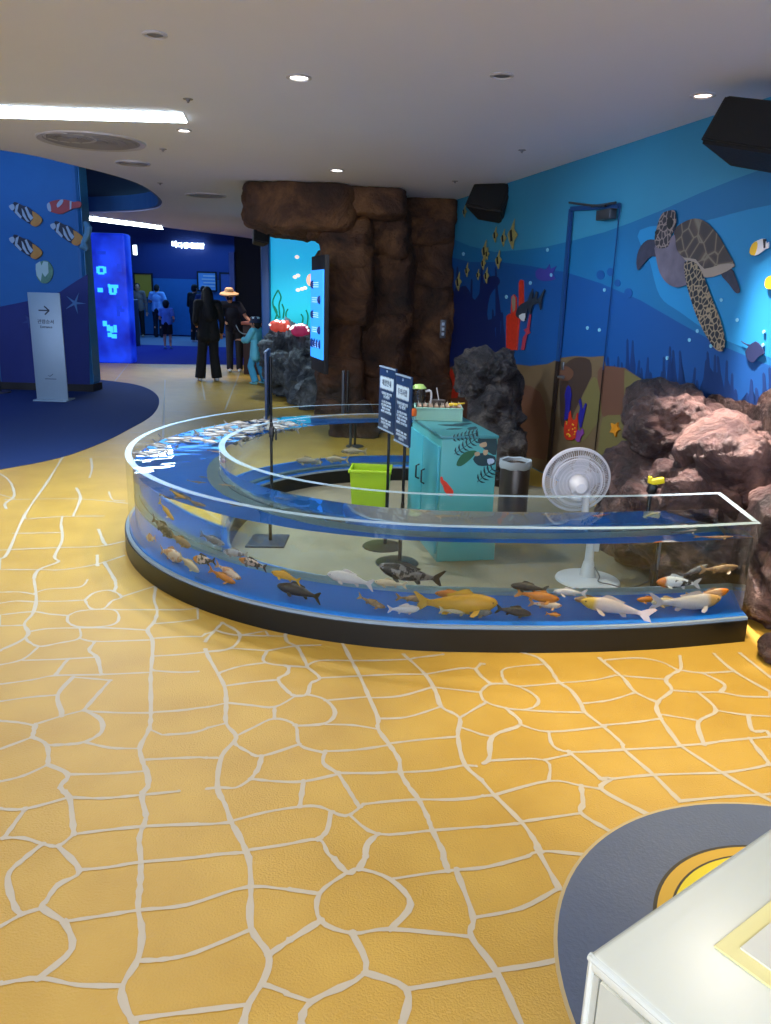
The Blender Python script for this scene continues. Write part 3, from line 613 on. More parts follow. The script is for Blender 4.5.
# glowing wall sections
def glow_mat(name, base, spot, s1, es, scale=1.4):
    m, nt, b = newmat(name); N = nt.nodes; L = nt.links
    tc = N.new('ShaderNodeTexCoord'); n1 = N.new('ShaderNodeTexNoise'); n1.inputs['Scale'].default_value = scale; n1.inputs['Detail'].default_value = 3
    L.new(tc.outputs['Object'], n1.inputs['Vector']); r = N.new('ShaderNodeValToRGB'); e = r.color_ramp.elements
    e[0].position = .35; e[0].color = hx(base); e[1].position = .72; e[1].color = hx(spot); L.new(n1.outputs['Fac'], r.inputs[0])
    L.new(r.outputs[0], b.inputs['Base Color']); L.new(r.outputs[0], b.inputs['Emission Color']); b.inputs['Emission Strength'].default_value = es; b.inputs['Roughness'].default_value = .5; return m
M_glow = glow_mat('glow_screen', '#040f86', '#1440e0', 0, .55); M_glow2 = mat('glow_mark', '#2f9cff', emit='#2f9cff', es=1.0); M_glowd = mat('glow_mark_dark', '#0c2fae', emit='#0c2fae', es=.6)
YG = 17.2
def gp(x, y, Y=YG): return at_y(x, y, Y)
b = bmesh.new(); p0 = gp(94, 345); p1 = gp(131, 345); box(b, ((p0.x+p1.x)/2-.6, YG+.2, 1.35), (p1.x-p0.x+1.2, .4, 2.7), None, bev=.05)
gw = finish('projection_wall', b, M_glow, None, loc=(0, 0, 0)); tag(gw, 'glowing deep blue projection wall section with floating square shapes', 'projection wall')
def marks(L_, m, par):
    b = bmesh.new()
    for (x, y, w_, h_) in L_:
        p = gp(x, y, YG-.01); box(b, p, (w_*.0222, .01, h_*.0222))
    return finish('light_shapes', b, m, par, smooth=False)
G = lambda x, y: (95+x/7.31, 220+y/7.31)
marks([(*G(45, 345), 5, 2), (*G(22, 365), 3, 6), (*G(70, 365), 3, 6), (*G(45, 390), 6, 2), (*G(38, 512), 5, 4), (*G(135, 485), 9, 3), (*G(112, 510), 3, 6), (*G(148, 515), 3, 5), (*G(130, 538), 6, 2), (*G(102, 480), 2, 3), (*G(72, 757), 4, 5), (*G(98, 790), 3, 6), (*G(122, 800), 3, 6), (*G(148, 795), 3, 7), (*G(108, 840), 4, 4), (*G(140, 850), 5, 4)], M_glow2, gw)
marks([(*G(45, 240), 9, 3), (*G(178, 350), 4, 7), (*G(170, 600), 3, 5), (*G(178, 640), 5, 4), (*G(200, 660), 4, 3), (*G(172, 680), 3, 6)], M_glowd, gw)
b = bmesh.new(); p = gp(-8, 340, 13.4); box(b, (p.x-.4, 13.6, 1.75), (1.2, .3, 3.4)); tag(finish('projection_wall', b, glow_mat('glow_violet', '#1a22c8', '#8a86ff', 0, .8), None), 'violet blue glowing wall sliver at the left edge behind the column', 'projection wall')
b = bmesh.new(); p = at_z(3, 393, .0); lathe(b, [(0, 0), (.16, 0), (.16, .02), (.03, .03), (.03, .75), (.045, .8), (0, .82)], seg=20); tag(finish('barrier_post', b, M_dsteel, None, loc=(p.x-.05, p.y, .006)), 'small metal barrier post at the left picture edge beside the column', 'post')
# far hall: wall panels, lit sign, posters
b = bmesh.new(); p0 = backp(131, 330); p1 = backp(236, 330); box(b, ((p0.x+p1.x)/2, 28.05, 1.0), (p1.x-p0.x, .06, 1.9)); tag(finish('trim_2', b, M_navy2, smooth=False), kind='structure')
M_wtext = mat('lit_text', '#ffffff', emit='#dff4ff', es=3.0)
p = backp(188, 246, 27.9)
bs = empty('lit_wall_sign', p, 0, 'white lit lettering high on the dark navy back wall', 'sign')
text('lettering', '바', .22, M_wtext, bs, (-.46, 0, .03), FY, .01, bold=.006); text('lettering', '다생태관람', .20, M_wtext, bs, (.1, 0, 0), FY, .01, bold=.006);
p = backp(135, 250, 26.5); b = bmesh.new(); box(b, (0, 0, 0), (.12, .05, .3), None, bev=.01); tag(finish('small_lit_sign', b, M_wtext, None, loc=p), 'small vertical glowing white sign left of the yellow poster', 'sign')
b = bmesh.new(); box(b, (0, .03, 0), (.16, .03, .34), None, bev=.01); finish('backing', b, M_nvd, bpy.data.objects['small_lit_sign'])
def poster(name, x0, y0, x1, y1, m, lab, Y=27.95, fr=None):
    a = at_y(x0, y0, Y); c = at_y(x1, y1, Y); r = empty(name, ((a.x+c.x)/2, Y, (a.z+c.z)/2), 0, lab, 'poster'); w_, h_ = c.x-a.x, a.z-c.z
    b = bmesh.new(); box(b, (0, 0, 0), (w_, .02, h_)); finish('sheet', b, m, r, smooth=False)
    b = bmesh.new()
    for s_ in (-1, 1): box(b, (s_*w_/2, -.005, 0), (.05, .05, h_+.05)); box(b, (0, -.005, s_*h_/2), (w_, .05, .05))
    finish('poster_frame', b, fr or M_nvd, r, smooth=False); return r, w_, h_
poster('wall_poster', 134, 273.5, 153, 298, mat('poster_olive', '#8a8a1e', var=.5, vscale=2, c2='#5f7a28', emit='#5a5a10', es=.15), 'olive yellow poster on the back wall behind two men')
r, w_, h_ = poster('wall_poster', 197.5, 272, 216.5, 291, mat('poster_blue', '#3a70b0', var=.4, vscale=3, emit='#2a5fa0', es=.25), 'pale blue poster on the back wall above the dark-clothed pair')
b = bmesh.new()
for k in range(4): box(b, (.1-.05*k % .1, -.02, h_*.3-k*h_*.18), (w_*.7, .01, .05))
finish('print_lines', b, M_fw, r, smooth=False)
poster('wall_poster', 220, 273, 233, 293, mat('poster_navy', '#1c3a7a', var=.5, vscale=4, emit='#16306a', es=.2), 'dim navy poster beside the pale blue poster, near the dark doorway')
# low cabinet at far left of hall
b = bmesh.new(); p = at_z(136, 347); box(b, (-.1, .3, .65), (1.0, .6, 1.3), None, bev=.03); tag(finish('display_plinth', b, mat('plinth_navy', '#10264e'), None, loc=(p.x-.45, p.y, 0)), 'dark blue display plinth at the left of the two men', 'plinth')
# dark doorway panel and light-blue jamb near the hat person
b = bmesh.new(); p0 = at_y(236, 340, 19.6); p1 = at_y(262, 340, 19.6); box(b, ((p0.x+p1.x)/2+.8, 19.8, 2.1), (p1.x-p0.x+1.6, .3, 4.2)); tag(finish('wall_dark', b, M_nvd, smooth=False), kind='structure')
b = bmesh.new(); p = at_y(233.5, 340, 19.5); box(b, (p.x, 19.55, 1.25), (.12, .12, 2.5)); tag(finish('trim_3', b, mat('jamb_blue', '#2a5cae'), smooth=False), kind='structure')
# ================================================================ CEILING FIXTURES
M_lamp = mat('lamp_white', '#ffffff', emit='#fff6ea', es=10); M_led = mat('led_white', '#ffffff', emit='#e9fbff', es=9); M_trimw = mat('fixture_white', '#b8b6be', rough=.4); M_ring = mat('fixture_grey', '#6f6e78', rough=.5)
M_lampdim = mat('lamp_dim', '#ffffff', emit='#ffd9c0', es=3)
def light(name, kind, loc, energy, color=(1, 1, 1), size=.05, spot=75, blend=.6, rot=None, caust=False, sy=None):
    l = bpy.data.lights.new(name, kind); l.energy = energy; l.color = color
    if kind == 'SPOT': l.spot_size = R_(spot); l.spot_blend = blend; l.shadow_soft_size = size
    elif kind == 'POINT': l.shadow_soft_size = size
    elif kind == 'AREA': l.size = size; l.shape = 'RECTANGLE' if sy else 'SQUARE'; l.size_y = sy or size
    o = bpy.data.objects.new(name, l); col.objects.link(o); o.location = loc
    if rot is not None: o.rotation_euler = rot
    if caust: l.cycles.is_caustics_light = True
    return o
def look(o, target):
    d = Vector(target)-o.location; o.rotation_euler = d.to_track_quat('-Z', 'Y').to_euler()
dl = empty('downlight', (0, 0, 0))
M_vent = mat('vent_grey', '#8f8d99', rough=.6)
def downlight(px, lab, m, r=.055):
    p = at_z(*px, HC); t = empty('downlight', (p.x, p.y, HC), 0, lab, 'ceiling light', 'recessed downlights')
    b = bmesh.new(); lathe(b, [(r*.85, .0), (r*1.25, -.001), (r*1.3, -.006), (r, -.01), (r*.85, -.004)], seg=28); finish('trim_ring', b, M_trimw, t)
    b = bmesh.new(); lathe(b, [(0, -.004), (r*.86, -.003)], seg=28); finish('lamp', b, m, t); return p
bpy.data.objects.remove(dl)
P1 = downlight((299, 77), 'bright recessed downlight nearest the camera at the ceiling centre', M_lamp)
P2 = downlight((184, 130), 'bright recessed downlight beside the right end of the light strip', M_lamp, .045)
P3 = downlight((337, 170), 'bright recessed downlight just in front of the rock pillar', M_lamp, .06)
P4 = downlight((502, 75), 'unlit twin-lamp recessed spotlight right of the nearest bright downlight', M_ring, .05)
P5 = downlight((703, 95), 'warm oval recessed spotlight near the big speaker', M_lampdim, .055)
P6 = downlight((155, 34), 'dull grey recessed fitting in the upper left ceiling', M_ring, .045)
for (x, y, lb) in ((188, 99, 'left of the nearest bright downlight'), (522, 150, 'in the middle of the right ceiling'), (455, 181, 'near the wall corner over the rock wall'), (163, 149, 'above the end of the oval ceiling opening'), (160, 183, 'between the two oval vents at left')):
    p = at_z(x, y, HC); b = bmesh.new(); lathe(b, [(0, -.022), (.007, -.022), (.007, -.014), (.012, -.013), (.012, -.004), (.03, -.003), (.032, 0)], seg=20); tag(finish('sprinkler', b, M_ring, None, loc=(p.x, p.y, HC)), 'small ceiling sprinkler '+lb, 'sprinkler')
for (x, y, rx, lb) in ((92, 141, .42, 'large round ceiling vent beneath the light strip at left'), (133, 163, .16, 'small round ceiling vent right of the large one'), (206, 195, .25, 'round ceiling vent nearest the rock pillar'), (70, 137, .2, 'pale round ceiling cover overlapping the large vent')):
    p = at_z(x, y, HC); t = empty('ceiling_vent', (p.x, p.y, HC), 0, lb, 'ceiling vent')
    b = bmesh.new(); lathe(b, [(rx*.9, -.004), (rx, -.012), (rx*1.02, 0)], seg=40); finish('outer_ring', b, M_trimw, t)
    b = bmesh.new()
    for k in range(4): lathe(b, [(rx*(.2+.18*k), -.004), (rx*(.28+.18*k), -.012), (rx*(.3+.18*k), -.004)], seg=40)
    lathe(b, [(0, -.003), (rx*.9, -.003)], seg=40); finish('louvres', b, M_vent, t)
def ledstrip(P, lab):
    pts = [at_z(x, y, HC) for x, y in P]; c = sum(pts, Vector())/4; t = empty('ceiling_light_strip', c, 0, lab, 'ceiling light')
    b = bmesh.new(); prism(b, [p-c+Vector((0, 0, -.012)) for p in pts], (0, 0, 1), .012); finish('diffuser', b, M_led, t, smooth=False)
    b = bmesh.new(); prism(b, [(p-c)*1.006+Vector((0, 0, -.006)) for p in pts], (0, 0, 1), .006); finish('light_housing', b, M_trimw, t, smooth=False); return c
LS1 = ledstrip([(-160, 99), (182, 112), (187, 121), (-160, 112)], 'long white light strip at the upper left of the ceiling')
LS2 = ledstrip([(80, 214.5), (161, 225.5), (163, 229), (80, 218.5)], 'thin white light strip behind the oval opening at the ceiling edge')
# ceiling speakers
M_spk = mat('speaker_black', '#101116', rough=.55, bump=.1); M_grille = mat('speaker_grille', '#07080b', rough=.8, bump=.5, bscale=500)
def speaker(loc, rot, s, lab, taper=.72):
    t = empty('wall_speaker', loc, 0, lab, 'loudspeaker'); t.rotation_euler = rot
    b = bmesh.new(); w_, d_, h_ = s
    v = [(-w_/2, -d_/2, -h_/2), (w_/2, -d_/2, -h_/2), (w_/2*taper, d_/2, -h_/2*.8), (-w_/2*taper, d_/2, -h_/2*.8)]; u = [(x, y, h_/2*(1 if y < 0 else .8)) for x, y, z in v]
    V0 = [b.verts.new(q) for q in v]; V1 = [b.verts.new(q) for q in u]; b.faces.new(V0); b.faces.new(V1)
    for i in range(4): b.faces.new((V0[i], V0[(i+1) % 4], V1[(i+1) % 4], V1[i]))
    bmesh.ops.bevel(b, geom=list(b.edges), offset=min(s)*.07, segments=3, affect='EDGES'); finish('cabinet', b, M_spk, t)
    b = bmesh.new(); box(b, (0, -d_/2-.004, 0), (w_*.86, .012, h_*.86), None, bev=.005); finish('grille', b, M_grille, t)
    return t
p = at_y(758, 138, 4.55); s1 = speaker(p, (R_(-22), R_(14), R_(-52)), (.46, .3, .27), 'large black loudspeaker under the ceiling at the upper right edge')
b = bmesh.new(); tube(b, [(0, .1, .05), (.02, .16, .25)], .02); box(b, (.02, .16, .25), (.14, .1, .015)); finish('bracket', b, M_spk, s1)
p = at_y(492, 203, 8.75); s2 = speaker(p, (R_(-28), R_(10), R_(-30)), (.44, .3, .34), 'black loudspeaker hanging over the far end of the mural wall')
b = bmesh.new(); tube(b, [(0, .1, .05), (.02, .14, .2)], .02); box(b, (.02, .14, .2), (.14, .1, .015)); finish('bracket', b, M_spk, s2)
p = at_y(260, 237, 9.9); s3 = speaker(p, (R_(-20), R_(10), R_(25)), (.2, .16, .2), 'small black loudspeaker under the rock overhang left of the cyan mural')
# ================================================================ ROCKS
def superblob(bm, c, s, seed=0, sub=5, sq=3.2, amp=.12, crag=.06, rot=None, freq=1.6):
    t = bmesh.new(); bmesh.ops.create_icosphere(t, subdivisions=sub, radius=1)
    off = Vector((seed*7.31, seed*3.17, seed*1.93)); S = Vector(s)/2; mS = min(S)
    for v in t.verts:
        d = v.co.normalized(); k = (abs(d.x)**sq+abs(d.y)**sq+abs(d.z)**sq)**(-1/sq); p = Vector((d.x*k*S.x, d.y*k*S.y, d.z*k*S.z))
        q = (p+off)*freq
        n1 = noise.fractal(q, 1.0, 2.0, 5); n2 = noise.voronoi(q*1.9)[0]; rg = noise.ridged_multi_fractal(q*1.3, .9, 2.1, 5, 1, 2)
        n3 = noise.voronoi(q*4.3+Vector((n1, 0, n1)))[0]; n4 = noise.fractal(q*6, .9, 2.1, 4)
        v.co = p + d*(amp*n1*mS*1.2 + amp*.5*(min(n2[1]-n2[0], .5)-.2)*mS*1.6 + crag*(rg-1.2)*mS + crag*.7*(min(n3[1]-n3[0], .4)-.15)*mS + crag*.35*n4*mS)
    t.transform(Matrix.Translation(Vector(c)) @ (rot if rot else Matrix())); me = bpy.data.meshes.new('t'); t.to_mesh(me); t.free(); bm.from_mesh(me); bpy.data.meshes.remove(me)
M_rk1 = mat_rock('pillar_rock', '#1c110b', '#4a2f1e', '#7a5433', 1.6, 1.0)
M_rk1b = mat_rock('pillar_rock_red', '#20120c', '#52301f', '#85582f', 1.9, 1.0)
M_rk2 = mat_rock('grey_rock', '#20252c', '#59636c', '#9aa5ad', 3.5, 1.0, .6)
M_rk3 = mat_rock('purple_brown_rock', '#1b1316', '#4c3634', '#93736a', 3.0, .8, .45)
M_rk4 = mat_rock('dark_boulder', '#161317', '#3b3336', '#7b6e66', 4.0, 1.0, .5)
def blk(bm, x0, y0, x1, y1, Y, th, seed, over=1.12, zmax=HC+.0, **kw):
    cx, cy = (x0+x1)/2, (y0+y1)/2; c = at_y(cx, cy, Y); a = at_y(x0, cy, Y); b_ = at_y(x1, cy, Y); t = at_y(cx, y0, Y); u = at_y(cx, y1, Y)
    zt, zb = t.z, u.z; s = ((b_.x-a.x)*over, th, (zt-zb)*over)
    superblob(bm, Vector((c.x, Y+th/2, (zt+zb)/2)), s, seed, **kw)
bm = bmesh.new()
kw = dict(amp=.16, crag=.11, sq=7, freq=2.0, over=1.16)
blk(bm, 247, 180, 345, 226, 8.9, 1.5, 1, **kw)
blk(bm, 343, 184, 402, 214, 9.1, 1.4, 2, **kw)
blk(bm, 308, 205, 352, 236, 9.15, 1.2, 3, **kw)
blk(bm, 322, 218, 368, 268, 9.15, 1.1, 4, **kw)
blk(bm, 318, 255, 368, 325, 9.2, 1.0, 5, **kw)
blk(bm, 322, 312, 360, 372, 9.25, 1.0, 6, **kw)
blk(bm, 318, 362, 358, 412, 9.1, 1.1, 7, **kw)
blk(bm, 318, 405, 368, 455, 9.0, 1.2, 8, **kw)
blk(bm, 360, 205, 405, 255, 9.5, .9, 9, **kw)
blk(bm, 364, 245, 410, 320, 9.65, .9, 10, **kw)
blk(bm, 352, 318, 405, 385, 9.55, .9, 11, **kw)
blk(bm, 350, 378, 402, 450, 9.5, .9, 12, **kw)
blk(bm, 395, 195, 452, 240, 10.0, .9, 13, **kw)
blk(bm, 402, 232, 452, 295, 10.1, .9, 14, **kw)
blk(bm, 400, 288, 452, 330, 10.0, .9, 15, **kw)
blk(bm, 398, 325, 450, 385, 10.0, .9, 16, **kw)
blk(bm, 395, 378, 450, 440, 9.9, .9, 17, **kw)
for v in bm.verts:
    v.co.z = max(.0, min(v.co.z, HC-.003)) if v.co.y < 50 else v.co.z
rp = finish('rock_pillar', bm, M_rk1, angle=180); tag(rp, 'dark brown artificial rock wall reaching the ceiling with an overhang to the left', 'rock wall')
# light switch on it
p = at_y(443, 329, 9.72); b = bmesh.new(); box(b, (0, 0, 0), (.07, .02, .22), None, bev=.004); o = finish('switch_plate', b, M_dsteel, None, loc=p); tag(o, 'narrow metal switch plate on the dark rock wall by the mural corner', 'switch')
b = bmesh.new()
for k in (-1, 0, 1): box(b, (0, -.014, k*.06), (.03, .012, .035), None, bev=.003)
finish('button', b, M_fw, o)
# blue information panel in the rock opening
M_screen = mat('panel_blue', '#2f86ee', emit='#2a86f5', es=.9, var=.15, vscale=2); M_pdark = mat('panel_mark', '#0a2b66', emit='#0a2b66', es=.3); M_ppale = mat('panel_lines', '#9fc4f5', emit='#9fc4f5', es=.7)
pa = at_y(311.5, 310, 9.05); pb = at_y(323.5, 310, 8.5); d = (pb-pa); d.z = 0; L_ = d.length; mid = (pa+pb)/2; zt = at_y(317, 270, 8.78).z; zb = at_y(317, 358, 8.78).z; hh = zt-zb
ip = empty('information_panel', (mid.x, mid.y, (zt+zb)/2), 0, 'tall glowing blue information panel on the left side of the rock wall', 'information panel')
PX = d.normalized(); PN = PX.cross(Vector((0, 0, 1))).normalized()
if PN.x > 0: PN = -PN
Bp = basis(PX, PN)
b = bmesh.new(); box(b, -PN*.03, (L_+.06, hh+.3, .05), Bp, bev=.01); finish('panel_frame', b, M_nvd, ip)
b = bmesh.new(); box(b, (0, 0, 0), (L_, hh, .02), Bp); finish('screen', b, M_screen, ip, smooth=False)
b = bmesh.new(); bd = bmesh.new()
up = Vector((0, 0, 1))
for k in range(5):
    z = hh*(.36-.17*k)
    for j in range(3): box(b, PN*.013+up*(z-j*.022)-PX*L_*.1, (L_*.5, .008, .006), Bp)
    ball(bd, PN*.012+up*(z-.02)+PX*L_*(.28 if k % 2 else -.3), (.03, .03, .045), 10); finish('picture', bd, M_pdark, ip); bd = bmesh.new()
for j in range(4): ball(bd, PN*.012+up*(-hh*.33)+PX*L_*(-.35+.22*j), (.02, .02, .05), 8); finish('picture', bd, M_pdark, ip); bd = bmesh.new()
finish('text_lines', b, M_ppale, ip, smooth=False)
# cyan mural behind the opening; emission stands in for the light falling on it
YM = 13.6
def mp(x, y, off=0): return at_y(x, y, YM-off)
def cyan_mat():
    m, nt, b = newmat('cyan_mural'); N = nt.nodes; L = nt.links; tc = N.new('ShaderNodeTexCoord'); sp = N.new('ShaderNodeSeparateXYZ'); L.new(tc.outputs['Object'], sp.inputs[0])
    nz = N.new('ShaderNodeTexNoise'); nz.inputs['Scale'].default_value = 3; L.new(tc.outputs['Object'], nz.inputs['Vector'])
    ad = N.new('ShaderNodeMath'); ad.operation = 'MULTIPLY_ADD'; L.new(nz.outputs['Fac'], ad.inputs[0]); ad.inputs[1].default_value = .25; L.new(sp.outputs['Z'], ad.inputs[2])
    mr = N.new('ShaderNodeMapRange'); mr.inputs[1].default_value = -.9; mr.inputs[2].default_value = 1.2; L.new(ad.outputs[0], mr.inputs[0])
    r = N.new('ShaderNodeValToRGB'); e = r.color_ramp.elements; e[0].position = 0; e[0].color = hx('#088a96'); e[1].position = 1; e[1].color = hx('#2a9fd8'); k = e.new(.28); k.color = hx('#18b8cc'); k = e.new(.7); k.color = hx('#14aee0')
    L.new(mr.outputs[0], r.inputs[0]); L.new(r.outputs[0], b.inputs['Base Color']); L.new(r.outputs[0], b.inputs['Emission Color']); b.inputs['Emission Strength'].default_value = .36; return m
cm = empty('lit_sea_mural', (mp(300, 290).x, YM, 1.75), 0, 'bright cyan underwater mural behind the rock opening', 'mural')
b = bmesh.new(); x0 = mp(271, 290).x-cm.location.x; box(b, (x0+1.2, .02, 0), (2.4, .04, 1.9)); finish('picture_panel', b, cyan_mat(), cm, smooth=False)
b = bmesh.new(); xa = mp(262.5, 290).x-cm.location.x; box(b, ((xa+x0)/2, -.0, -.3), (x0-xa, .3, 2.6), None, bev=.02); finish('side_jamb', b, mat('jamb_navy', '#1a4a86', rough=.4), cm)
b = bmesh.new()
def mpl(x, y, off=.01): return mp(x, y, off)-cm.location
for pts in ([(279, 318), (274, 308), (273, 300), (278, 290)], [(280, 318), (279, 305), (281, 297), (278, 290)], [(283, 318), (284, 310), (282, 304)], [(286, 320), (286, 313), (288, 309)], [(302, 324), (303, 318), (301, 314)], [(275, 320), (277, 312), (274, 306)], [(307, 326), (308, 316), (306, 310)]):
    tube(b, [mpl(x, y) for x, y in smooth_loop(pts, 3, False)], .012)
finish('seaweed', b, mat('seaweed_green', '#0a6a50', emit='#0a6a50', es=.4), cm)
M_pfl = mat('pale_fish_lit', '#f0d8c8', emit='#f0d8c8', es=.5)
for (x, y) in ((295, 277), (298, 275.5), (298, 290), (302, 289), (305, 288), (297, 257)): b = bmesh.new(); ball(b, mpl(x, y, .015), (.04, .01, .03), 10); finish('pale_fish', b, M_pfl, cm)
b = bmesh.new(); ball(b, mpl(310.5, 280, .05), (.07, .03, .1), 14); finish('coral_fish', b, mat('coral_fish_lit', '#f2b8a0', emit='#e8a890', es=.6), cm)
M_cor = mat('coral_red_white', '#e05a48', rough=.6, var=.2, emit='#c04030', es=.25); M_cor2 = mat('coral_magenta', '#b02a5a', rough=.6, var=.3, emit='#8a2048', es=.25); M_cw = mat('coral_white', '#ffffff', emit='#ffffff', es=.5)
# grey rock plinth under the lit mural
bm = bmesh.new()
kw2 = dict(amp=.26, crag=.22, sq=4, freq=3.0)
blk(bm, 262, 330, 318, 400, 12.0, 1.2, 21, 1.0, sub=6, **kw2); blk(bm, 283, 352, 330, 414, 11.4, 1.0, 22, 1.0, **kw2); blk(bm, 264, 352, 292, 388, 11.9, .8, 23, 1.0, **kw2); blk(bm, 296, 378, 335, 418, 11.0, .8, 24, 1.0, **kw2)
for v in bm.verts: v.co.z = max(0, v.co.z)
tag(finish('grey_rock', bm, M_rk2, angle=180), 'craggy grey rock mound below the bright cyan mural', 'rock')
def coral(x0, x1, y, Y, m, lab, ncol):
    a = at_y(x0, y, Y); c = at_y(x1, y, Y); w_ = (c.x-a.x)/2; o = bmesh.new(); rr = random.Random(ncol)
    superblob(o, (0, 0, 0), (w_*2, .3, .17), ncol, 4, 3.2, .2, .1, freq=6); r = finish('coral', o, m, None, angle=180, loc=((a.x+c.x)/2, Y, (a.z+c.z)/2)); tag(r, lab, 'coral')
    b = bmesh.new()
    for k in range(26):
        an = rr.uniform(0, PI); e = rr.uniform(-1.1, 1.1); ball(b, (w_*math.cos(an)*math.cos(e)*.98, -.14*abs(math.cos(e))*.98, .075*math.sin(an)*1.0+.02*e), .017, 6)
    finish('white_tip', b, M_cw, r)
coral(270, 290, 326, 12.2, M_cor, 'red coral with white tips on the grey rock, left one', 5); coral(291, 310, 330, 12.0, M_cor2, 'magenta coral with white tips on the grey rock, right one', 6)
# boulder behind the cabinet
bm = bmesh.new(); kb = dict(amp=.40, crag=.17, sq=3.2, freq=3.6)
blk(bm, 462, 352, 522, 408, 6.75, .55, 31, 1.0, sub=6, **kb); blk(bm, 476, 380, 526, 446, 6.7, .55, 32, 1.0, sub=5, **kb); blk(bm, 484, 425, 530, 500, 6.6, .6, 33, 1.0, **kb); blk(bm, 462, 350, 492, 395, 6.85, .4, 34, 1, **kb)
for v in bm.verts: v.co.z = max(0, v.co.z)
tag(finish('tall_boulder', bm, M_rk4, angle=180), 'dark grey craggy boulder standing between the turquoise cabinet and the mural wall', 'rock')
def wall_clip(bm):
    for v in bm.verts:
        d = (v.co-WP).dot(WN)
        if d < .04: v.co += WN*(.04-d)
# the big boulder at the right
bm = bmesh.new(); kc = dict(amp=.42, crag=.15, sq=2.6, freq=2.3)
def sb(c, s, seed, **k):
    kk = dict(kc); kk.update(k); superblob(bm, c, s, seed, **kk)
Q = lambda x, y, Y: at_y(x, y, Y)
c = Q(676, 428, 4.95); sb(c+Vector((0, .1, 0)), (.52, .6, .46), 41, sub=6)
c = Q(738, 462, 4.55); sb(c+Vector((.12, .1, 0)), (.9, .9, .46), 42, sub=6)
c = Q(650, 462, 5.05); sb(c, (.26, .45, .5), 43)
c = Q(656, 505, 4.95); sb(c, (.42, .55, .5), 44)
c = Q(725, 500, 4.75); sb(c, (.85, .7, .6), 45, sub=6)
sb((2.05, 4.75, .28), (1.3, 1.0, .75), 46, sub=6); sb((1.72, 5.0, .22), (.5, .6, .6), 47)
sb((2.62, 4.4, .6), (.8, 1.1, .85), 48, sub=6)
c = Q(745, 433, 4.75); sb(c+Vector((.2, .05, 0)), (1.0, .7, .34), 55, sub=6)
for v in bm.verts: v.co.z = max(0, v.co.z)
wall_clip(bm)
tag(finish('big_boulder', bm, M_rk3, angle=180), 'big purplish brown boulder lit warm at the right behind the tank end', 'rock')
bm = bmesh.new(); sb((2.2, 3.86, .3), (.62, .5, .72), 49, sub=6); sb((2.2, 3.72, .1), (.5, .4, .35), 50)
for v in bm.verts: v.co.z = max(0, v.co.z)
wall_clip(bm)
for v in bm.verts: v.co.x = max(v.co.x, 1.9)
tag(finish('side_boulder', bm, M_rk3, angle=180), 'dark red-brown rock on the floor at the right end of the tank', 'rock')
c = at_z(768, 660); bm = bmesh.new(); superblob(bm, (0, 0, .04), (.22, .2, .14), 53, 5, 2.4, .25, .1, freq=8); 
for v in bm.verts: v.co.z = max(-.0, v.co.z)
tag(finish('small_rock', bm, M_rk3, angle=180, loc=(c.x+.06, c.y, 0)), 'small knobbly rock on the yellow floor at the far right picture edge', 'rock')
# ================================================================ THE RING TANK
C0 = Vector((.3, 5.4))
def path(front, r, n1=64, n2=150, a1=-280):
    P = smooth_loop(front, 40, False); L = []
    d = [0]
    for a, b in zip(P, P[1:]): d.append(d[-1]+math.hypot(b[0]-a[0], b[1]-a[1]))
    for i in range(n1):
        s = d[-1]*i/n1; j = max(k for k in range(len(d)-1) if d[k] <= s); t = (s-d[j])/(d[j+1]-d[j]); L.append(Vector((P[j][0]+(P[j+1][0]-P[j][0])*t, P[j][1]+(P[j+1][1]-P[j][1])*t)))
    for i in range(n2+1):
        a = R_(-90+(a1+90)*i/n2); L.append(C0+Vector((math.cos(a), math.sin(a)))*r)
    return L
RO, RI = 2.045, 1.42
OUT = path([(1.80, 3.57), (1.32, 3.45), (.82, 3.38), (.3, C0.y-RO)], RO); INN = path([(1.86, 4.20), (1.36, 4.08), (.84, 4.0), (.3, C0.y-RI)], RI)
NP = len(OUT)
def mix(t, extra=0.0):
    """line across the channel: t = 0 outer face, 1 inner (dry side) face; extra in metres measured from that face"""
    out = []
    for a, b in zip(OUT, INN):
        d = (b-a); L = d.length; out.append(a + d*(t+extra/L))
    return out
def solid(bm, A, B, z0, z1, mi_side=0, mi_top=0, nz=1):
    a0 = [bm.verts.new((p.x, p.y, z0)) for p in A]; b0 = [bm.verts.new((p.x, p.y, z0)) for p in B]; a1 = [bm.verts.new((p.x, p.y, z1)) for p in A]; b1 = [bm.verts.new((p.x, p.y, z1)) for p in B]
    for i in range(len(A)-1):
        for q, m_ in (((a0[i], a0[i+1], a1[i+1], a1[i]), mi_side), ((b0[i], b0[i+1], b1[i+1], b1[i]), mi_side), ((a1[i], a1[i+1], b1[i+1], b1[i]), mi_top), ((a0[i], a0[i+1], b0[i+1], b0[i]), mi_side)): f = bm.faces.new(q); f.material_index = m_
    for i in (0, -1): f = bm.faces.new((a0[i], b0[i], b1[i], a1[i])); f.material_index = mi_side
TW = .04; ZB, ZT, ZW = .125, .60, .518
M_acr = mat_clear('acrylic', (.955, .985, .985, 1), .03, 1.3); M_rim = mat_frost('acrylic_rim', '#b9d3e4', .62, .2); M_plinth = mat('plinth_black', '#070b0a', rough=.35, var=.3); M_liner = mat('liner_blue', '#1a84ee', rough=.5, var=.12, vscale=2); M_gasket = mat('gasket_grey', '#8fa2b0', rough=.4)
M_linerw = mat('inner_kerb', '#8fb0b6', rough=.4)
tank = empty('touch_tank', (0, 0, 0), 0, 'low curved ring tank with clear acrylic walls, blue bottom and black plinth', 'fish tank')
b = bmesh.new(); solid(b, mix(0, -.03), mix(1, .015), 0, ZB-.012); finish('plinth', b, M_plinth, tank)
